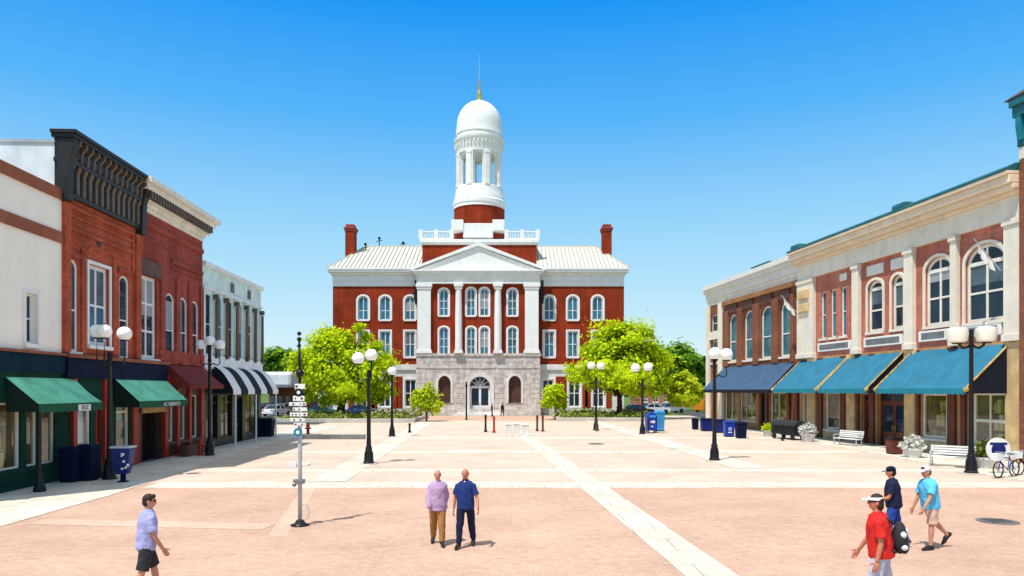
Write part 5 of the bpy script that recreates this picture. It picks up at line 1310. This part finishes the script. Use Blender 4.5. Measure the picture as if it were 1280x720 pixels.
def person(label, x, y, rz, h, lean=0., head=(0, 0), legs=((8, 4, 3, 0), (-8, 10, 3, 0)), arms=((5, 8, 10, 0), (5, 8, 10, 0)), skin='skin', top='lav', sleeve='short',
           bottom='char', short=False, shoes='shoe', hair='hair', hair_kind='short', loose=0., belly=0., hem=.88, extras=(), vox=.009, group=None, female=False):
    t = thing('person', label, 'person', (x, y, 0), rz, group); k = h / 1.75; t.scale = (k, k, k)
    L = R(lean); U = Vector((0, -math.sin(L), math.cos(L)))
    pel = Vector((0, 0, .94)); J = {}
    lo = 9
    for s, (th, kn, ab, fp) in zip((1, -1), legs):
        hip = pel + Vector((s*.09, 0, -.02)); a = R(th); b = R(th - kn); ab = R(ab)
        knee = hip + .44*Vector((s*math.sin(ab), -math.sin(a)*math.cos(ab), -math.cos(a)*math.cos(ab)))
        ank = knee + .42*Vector((s*math.sin(ab)*.3, -math.sin(b), -math.cos(b))); f = R(fp)
        fd = Vector((s*.15, -math.cos(f), -math.sin(f))).normalized(); fu = Vector((0, -math.sin(f), math.cos(f)))
        toe = ank + fd*.18 - fu*.06; heel = ank - fd*.05 - fu*.055
        J[s] = [hip, knee, ank, toe, heel, fd]; lo = min(lo, toe.z - .03, heel.z - .03)
    off = Vector((0, 0, -lo))
    pel += off
    for s in J: J[s] = [p + off for p in J[s][:5]] + [J[s][5]]
    sh_c = pel + U*.47; neck = pel + U*.545; hc = pel + U*.545 + Vector((0, -math.sin(L)*.06, .145)) + Vector((0, -.012, 0))
    HR = Matrix.Rotation(R(head[0]), 3, 'Z') @ Matrix.Rotation(R(head[1]), 3, 'X')
    A = {}
    for s, (p, ab, el, inw) in zip((1, -1), arms):
        sh = sh_c + Vector((s*(.158 if female else .176), .005, -.05)); a = R(p); q = R(p + el)
        elb = sh + .29*Vector((s*math.sin(R(ab)), -math.sin(a)*math.cos(R(ab)), -math.cos(a)*math.cos(R(ab))))
        d = Vector((-s*math.sin(R(inw)) + s*math.sin(R(ab))*.4, -math.sin(q)*math.cos(R(inw)), -math.cos(q)*math.cos(R(inw)))).normalized()
        wr = elb + d*.255; A[s] = (sh, elb, wr, d)
    def torso(mb, g=0., z0=-.06, top_=.55, hips=True):
        secs = [(-.1, .155, .11), (0, .165, .118), (.1, .15, .108 + belly*.6), (.2, .148, .108 + belly), (.3, .165, .118 + belly*.5), (.38, .172, .115), (.44, .158, .098), (.49, .118, .082), (.525, .085, .07), (.56, .06, .06)]
        if female: secs = [(a, b*.96, c) for a, b, c in secs]
        mb.rings([ellring(pel + U*a, b + g + (loose*.6 if g else 0), c + g + (loose*.6 if g else 0), L) for a, b, c in secs if z0 - .001 <= a <= top_])
    # body
    m = MB(); torso(m)
    m.tube([pel + U*.5, neck, hc - Vector((0, -.01, .06))], [.062, .056, .055], 12)
    m.ball(hc, .076, .094, .112, 20, 14, HR); m.ball(hc + HR @ Vector((0, -.03, -.058)), .055, .06, .055, 14, 10, HR)
    m.tube([hc + HR @ Vector((0, -.088, .015)), hc + HR @ Vector((0, -.112, -.022)), hc + HR @ Vector((0, -.09, -.03))], [.011, .016, .012], 8)
    for s in (1, -1): m.ball(hc + HR @ Vector((s*.077, .008, -.005)), .013, .024, .032, 10, 8, HR)
    for s in (1, -1):
        hip, knee, ank, toe, heel, fd = J[s]
        m.tube([hip + Vector((0, 0, .04)), hip.lerp(knee, .35), knee.lerp(hip, .1), knee, knee.lerp(ank, .3), ank.lerp(knee, .18), ank - Vector((0, 0, .02))], [.092, .082, .058, .055, .058, .037, .04], 12)
        m.tube([heel + Vector((0, 0, .01)), ank - Vector((0, 0, .035)), toe], [.032, .04, .028], 8)
        sh, elb, wr, d = A[s]
        m.tube([sh + Vector((-s*.05, 0, .02)), sh, sh.lerp(elb, .4), elb.lerp(sh, .08), elb, elb.lerp(wr, .3), wr], [.048, .052, .045, .04, .038, .038, .027], 12)
        # hand: palm, four curled fingers, thumb
        fr = d; side = Vector((0, -1, 0)) if abs(d.y) < .8 else Vector((0, 0, 1)); side = (side - side.dot(fr)*fr).normalized(); pn = fr.cross(side).normalized()*s
        q = Matrix((side, pn, fr)).transposed()
        m.ball(wr + fr*.055, .042, .016, .058, 12, 8, q)
        for i, (o_, ln) in enumerate(((.03, .072), (.01, .082), (-.01, .076), (-.03, .058))):
            b0 = wr + fr*.085 + side*o_; m.tube([b0, b0 + fr*ln*.5 + pn*.004, b0 + fr*ln*.85 + pn*.022, b0 + fr*ln + pn*.04], [.0105, .010, .009, .008], 7)
        b0 = wr + fr*.03 + side*.035; m.tube([b0, b0 + side*.03 + fr*.03, b0 + side*.035 + fr*.06 + pn*.015], [.013, .011, .009], 7)
    remesh(m, 'body', skin, t, .0075, 3)
    # face details
    for s in (1, -1):
        m = MB(); m.ball(hc + HR @ Vector((s*.031, -.082, .012)), .012, .01, .009, 10, 6, HR); m.build('eye', 'black', t, smooth=True)
    m = MB(); m.ball(hc + HR @ Vector((0, -.09, -.055)), .024, .008, .007, 10, 6, HR); m.build('mouth', 'lens_red' if False else skin, t, smooth=True).data.materials[0] = M('lips', (.36, .10, .08), .5, .1, streak=False) if 'lips' not in bpy.data.materials else bpy.data.materials['lips']
    # hair
    m = MB()
    if hair_kind == 'short':
        m.ball(hc + HR @ Vector((0, .016, .028)), .084, .095, .098, 18, 12, HR); m.ball(hc + HR @ Vector((0, .035, -.01)), .08, .075, .09, 16, 10, HR); m.ball(hc + HR @ Vector((0, -.05, .085)), .06, .045, .035, 12, 8, HR)
    elif hair_kind == 'fringe':
        m.ball(hc + HR @ Vector((0, .03, .0)), .083, .08, .07, 16, 10, HR)
    elif hair_kind == 'bob':
        m.ball(hc + HR @ Vector((0, .016, .03)), .088, .098, .098, 18, 12, HR); m.ball(hc + HR @ Vector((0, .04, -.04)), .082, .07, .09, 16, 10, HR)
    if hair_kind: remesh(m, 'hair', hair, t, .008, 1)
    # shirt
    m = MB(); g = .016 + loose
    torso(m, g, z0=-.1 if hem < .9 else -.0, top_=.53)
    if loose: m.rings([ellring(pel + U*a, .17 + g + b, .125 + g + b + belly*.6, L) for a, b in ((hem - .94, .005), (.1, 0), (.3, -.005), (.40, -.02))])
    else: m.rings([ellring(pel + U*a, .17 + g - .005, .122 + g + belly*.5, L) for a in (hem - .94, 0., .1)])
    m.tube([pel + U*.50, pel + U*.56], [.085, .068], 14)
    for s in (1, -1):
        sh, elb, wr, d = A[s]
        end = elb.lerp(wr, .9) if sleeve == 'long' else sh.lerp(elb, .72)
        pts = [sh + Vector((-s*.06, 0, .02)), sh, sh.lerp(elb, .4)] + ([elb, end] if sleeve == 'long' else [end]); rr = [.056, .06 + loose*.4, .06 + loose*.8] + ([.056 + loose, .046 + loose*.6] if sleeve == 'long' else [.064 + loose])
        m.tube(pts, rr, 14)
    remesh(m, 'shirt', top, t, .011, 5)
    # trousers / shorts
    m = MB(); m.rings([ellring(pel + U*a, b + .014, c + .014, 0) for a, b, c in ((-.12, .15, .115), (-.04, .165, .122), (.04, .166, .12), (.1, .155, .112 + belly*.5))])
    for s in (1, -1):
        hip, knee, ank, toe, heel, fd = J[s]
        if short: m.tube([hip + Vector((0, 0, .06)), hip.lerp(knee, .4), hip.lerp(knee, .92)], [.105, .104, .098], 14)
        else: m.tube([hip + Vector((0, 0, .06)), hip.lerp(knee, .4), knee, knee.lerp(ank, .5), ank + (knee - ank)*.02], [.105, .098, .076 + loose*.5, .068 + loose*.4, .06 + loose*.3], 14)
    remesh(m, 'shorts' if short else 'trousers', bottom, t, .011, 4)
    for s in (1, -1):
        hip, knee, ank, toe, heel, fd = J[s]
        m = MB(); m.tube([heel - fd*.02, heel.lerp(ank, .5), ank.lerp(toe, .45), toe - fd*.02, toe + fd*.06], [.036, .05, .05, .044, .02], 12); m.tube([heel.lerp(ank, .4), ank + Vector((0, 0, .02))], [.045, .047], 12)
        o = remesh(m, 'shoe', shoes, t, .009, 2)
    T = dict(root=t, pel=pel, U=U, hc=hc, HR=HR, A=A, J=J, L=L)
    for e in extras: e(T)
    return T
def e_cap(mat, brim=True, back=False):
    def f(T):
        hc, HR, t = T['hc'], T['HR'], T['root']; m = MB()
        prof = [(.0885, .0), (.088, .045), (.07, .085), (.035, .105), (.004, .11)]
        m.rings([[hc + HR @ Vector((r_*math.cos(2*math.pi*k/18), .008 + r_*1.13*math.sin(2*math.pi*k/18), .025 + z)) for k in range(18)] for r_, z in prof]); o = m.build('cap', mat, t, smooth=True)
        m = MB(); s_ = 1 if back else -1
        m.rings([[hc + HR @ Vector((.075*math.cos(a), s_*(.07 + .12*math.sin(a)), .035 - .02*math.sin(a) + dz)) for a in [math.pi*k/10 for k in range(11)]] for dz in (0, .01)]); m.build('cap_brim', mat, o)
    return f
def e_visor(mat, hairmat):
    def f(T):
        hc, HR, t = T['hc'], T['HR'], T['root']; m = MB()
        m.rings([[hc + HR @ Vector((r_*math.cos(2*math.pi*k/18), .004 + r_*1.16*math.sin(2*math.pi*k/18), z)) for k in range(18)] for r_, z in ((.089, .035), (.088, .075), (.083, .076), (.083, .036), (.089, .035))], False, False); o = m.build('visor', mat, t, smooth=True)
        m = MB(); m.rings([[hc + HR @ Vector((.085*math.cos(a), -(.05 + .14*math.sin(a)), .045 - .012*math.sin(a) + dz)) for a in [math.pi*k/10 for k in range(11)]] for dz in (0, .01)]); m.build('visor_brim', mat, o)
    return f
def e_glasses(T):
    hc, HR, t = T['hc'], T['HR'], T['root']; m = MB()
    for s in (1, -1):
        m.ball(hc + HR @ Vector((s*.034, -.094, .012)), .029, .008, .021, 12, 6, HR); m.tube([hc + HR @ Vector((s*.062, -.088, .016)), hc + HR @ Vector((s*.083, .01, .012))], .004, 5)
    m.tube([hc + HR @ Vector((-.01, -.1, .016)), hc + HR @ Vector((.01, -.1, .016))], .004, 5); m.build('sunglasses', 'black', t, smooth=True)
def e_collar(mat):
    def f(T):
        c = T['pel'] + T['U']*.545; m = MB()
        m.rings([[c + Vector((r_*math.cos(2*math.pi*k/16), r_*1.02*math.sin(2*math.pi*k/16) + .004, z)) for k in range(16)] for r_, z in ((.088, -.03), (.072, .02), (.066, .02), (.078, -.03))], False, False); m.build('collar', mat, T['root'], smooth=True)
    return f
def e_open_front(mat):
    def f(T):
        c = T['pel']; m = MB(); y0 = -.15
        m.face([c + Vector((-.018, y0 - .01, .10)), c + Vector((.018, y0 - .01, .10)), c + Vector((.04, y0 + .015, .50)), c + Vector((-.04, y0 + .015, .50))]) if False else m.ball(c + T['U']*.5 + Vector((0, -.075, -.02)), .035, .02, .06, 10, 8); m.build('undershirt', mat, T['root'], smooth=True)
    return f

# left man, seen from behind and to the side
D = 11.85
person('man in a lavender shirt and charcoal shorts walking at the lower left, wearing sunglasses', wx(183, D), D, R(128), 1.75, lean=3, head=(-18, 4), legs=((18, 8, 3, 0), (-12, 12, 3, 16)), arms=((-12, 8, 12, 0), (10, 9, 22, 5)),
       skin='skin', top='lav', bottom='char', short=True, hair='hair', loose=.012, extras=(e_glasses, e_collar('lav')))
# older pair walking towards the camera
D = gd(681)
person('older person in a loose lilac shirt and khaki trousers, left of the walking pair', wx(547, D), D, R(6), 1.68, lean=2, head=(4, 3), legs=((15, 8, 1, 0), (-13, 14, 1, 18)), arms=((-8, 7, 12, 4), (10, 9, 18, 6)), skin='skin', top='lilac', sleeve='long',
       bottom='khaki', hair='hair_grey', hair_kind='fringe', loose=.03, hem=.80, female=True, extras=(e_open_front('dark_wood'),))
D = gd(684)
person('older man in a navy shirt and dark trousers, right of the walking pair', wx(582, D), D, R(-8), 1.73, lean=2, head=(-6, 4), legs=((-13, 14, 3, 18), (15, 8, 3, 0)), arms=((10, 20, 30, -4), (-8, 14, 16, 0)), skin='skin_r', top='royal', sleeve='short',
       bottom='navyc', hair='hair_grey', hair_kind='fringe', loose=.014, belly=.02, hem=.86, extras=(e_collar('navyc'), e_open_front('whitec')))
# right group
D = gd(683)
person('person in a navy shirt, blue jeans and dark cap walking left, nearest the benches', wx(1117, D), D, R(-112), 1.76, lean=4, head=(-6, 6), legs=((14, 10, 2, 0), (-12, 14, 2, 14)), arms=((18, 10, 55, 15), (12, 12, 50, 10)), skin='skin_r', top='navyc', sleeve='short',
       bottom='denim', hair='hair', loose=.016, belly=.02, extras=(e_cap('navy'),))
D = gd(686)
person('person in light blue shirt, beige shorts and white cap striding left, rightmost walker', wx(1163, D), D, R(-80), 1.80, lean=9, head=(0, 8), legs=((8, 4, 2, 0), (-26, 22, 2, 50)), arms=((26, 8, 10, 0), (10, 8, 14, 0)), skin='skin', top='skyc', sleeve='short',
       bottom='pinkc', short=True, hair='hair', loose=.022, hem=.86, extras=(e_cap('whitec'),))
D = 11.1
T = person('man in a red shirt, pale trousers and white visor carrying a backpack, lower right', wx(1101, D), D, R(-112), 1.87, lean=5, head=(6, 2), legs=((14, 8, 3, 0), (-12, 12, 3, 12)), arms=((-4, 10, 16, 0), (20, 13, 12, 0)), skin='skin_r', top='redc', sleeve='short',
           bottom='pale', hair='hair', hair_kind='bob', loose=.02, belly=.015, hem=.86, extras=(e_visor('whitec', 'hair'), e_glasses))
# backpack on the red shirted man
r0 = T['root']; Mx = Matrix.Translation(r0.location) @ Matrix.Rotation(r0.rotation_euler.z, 4, 'Z') @ Matrix.Scale(1.87/1.75, 4)
bp = thing('backpack', 'black backpack with white patches worn by the man in the red shirt', 'backpack', Mx @ (T['pel'] + Vector((0, .22, -.02))), r0.rotation_euler.z); bp.scale = r0.scale
m = MB(); m.ball((0, .02, .22), .155, .10, .235, 18, 12); m.ball((0, .08, .12), .12, .07, .13, 14, 10); remesh(m, 'pack', 'char', bp, .012, 3)
for q_, r_, s_ in (((.0, .135, .12), (.06, .02, .055), 'white'), ((.02, .105, .33), (.05, .02, .03), 'white'), ((.12, .05, .28), (.035, .05, .05), 'grey_white'), ((.11, .07, .1), (.045, .05, .04), 'grey_white')):
    m = MB(); m.ball(q_, *r_, 10, 7); m.build('patch', s_, bp, smooth=True)
m = MB()
for s in (1, -1): m.tube([(s*.09, -.06, .42), (s*.1, -.16, .50), (s*.11, -.30, .46), (s*.12, -.37, .30), (s*.14, -.30, .12), (s*.1, -.03, .02)], .02, 7)
m.build('strap', 'char', bp, smooth=True)
# two small figures by the courthouse steps
person('far person in dark clothes standing at the courthouse steps', wx(628, 94.5), 94.5, R(40), 1.75, top='navyc', bottom='char', sleeve='long')
person('far person in a maroon top walking beside the courthouse steps', wx(615, 93.5), 93.5, R(-60), 1.7, top='dark_wood', bottom='char', sleeve='long')

# ------------------------------------------------------------------ sky, sun, camera
EL, AZ = 64.0, 218.0                          # sun high, behind the camera and to the left
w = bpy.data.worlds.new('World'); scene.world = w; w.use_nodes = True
nt = w.node_tree; L = nt.links; bg = nt.nodes['Background']
sky = nd(nt, 'ShaderNodeTexSky'); sky.sky_type = 'NISHITA'; sky.sun_disc = False; sky.sun_elevation = R(EL); sky.sun_rotation = R(AZ)
sky.air_density = 1.0; sky.dust_density = .4; sky.ozone_density = 2.0
hs = nd(nt, 'ShaderNodeHueSaturation'); hs.inputs['Saturation'].default_value = 1.25; hs.inputs['Value'].default_value = 1.0
L.new(sky.outputs[0], hs.inputs['Color'])
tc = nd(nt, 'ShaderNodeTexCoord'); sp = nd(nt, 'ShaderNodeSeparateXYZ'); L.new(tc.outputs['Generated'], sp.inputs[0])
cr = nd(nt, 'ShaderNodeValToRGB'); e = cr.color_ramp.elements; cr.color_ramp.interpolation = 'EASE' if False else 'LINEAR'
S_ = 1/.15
stops = [(.0, (.76, .93, .98)), (.075, (.62, .86, .97)), (.20, (.37, .73, .99)), (.35, (.09, .48, 1.0)), (.475, (.0, .32, .97)), (.58, (.22, .46, .93)), (.76, (.66, .74, .80)), (1., (1.05, .98, .86))]  # stops above the frame brightened and warmed as added fill for shaded facades
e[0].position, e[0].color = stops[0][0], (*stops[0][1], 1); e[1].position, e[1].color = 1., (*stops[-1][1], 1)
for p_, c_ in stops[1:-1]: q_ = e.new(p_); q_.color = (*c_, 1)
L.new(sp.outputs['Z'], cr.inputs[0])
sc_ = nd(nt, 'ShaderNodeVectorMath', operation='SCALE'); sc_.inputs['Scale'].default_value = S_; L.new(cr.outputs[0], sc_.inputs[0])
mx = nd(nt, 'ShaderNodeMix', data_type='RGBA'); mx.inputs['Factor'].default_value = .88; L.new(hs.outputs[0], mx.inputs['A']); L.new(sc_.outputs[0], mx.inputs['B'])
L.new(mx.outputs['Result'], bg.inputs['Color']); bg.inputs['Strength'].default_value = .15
sl = bpy.data.lights.new('sun', 'SUN'); sl.energy = 4.85; sl.angle = R(.5); sl.color = (1., .955, .88)
so_ = bpy.data.objects.new('sun', sl); COL.objects.link(so_)
sd = Vector((math.sin(R(AZ))*math.cos(R(EL)), math.cos(R(AZ))*math.cos(R(EL)), math.sin(R(EL))))
so_.rotation_euler = sd.to_track_quat('Z', 'Y').to_euler(); so_.location = sd * 60
cd = bpy.data.cameras.new('camera'); cam = bpy.data.objects.new('camera', cd); COL.objects.link(cam)
cam.location = (0, 0, HC); cam.rotation_euler = (R(90), 0, 0); cd.sensor_width = 36; cd.lens = 36*F/1280; cd.shift_y = (HZ - 360)/1280; cd.clip_start = .1; cd.clip_end = 6000
scene.camera = cam
scene.view_settings.view_transform = 'Standard'; scene.view_settings.look = 'None'; scene.view_settings.exposure = 0
scene.cycles.max_bounces = 8; scene.cycles.transparent_max_bounces = 12; scene.cycles.use_denoising = True
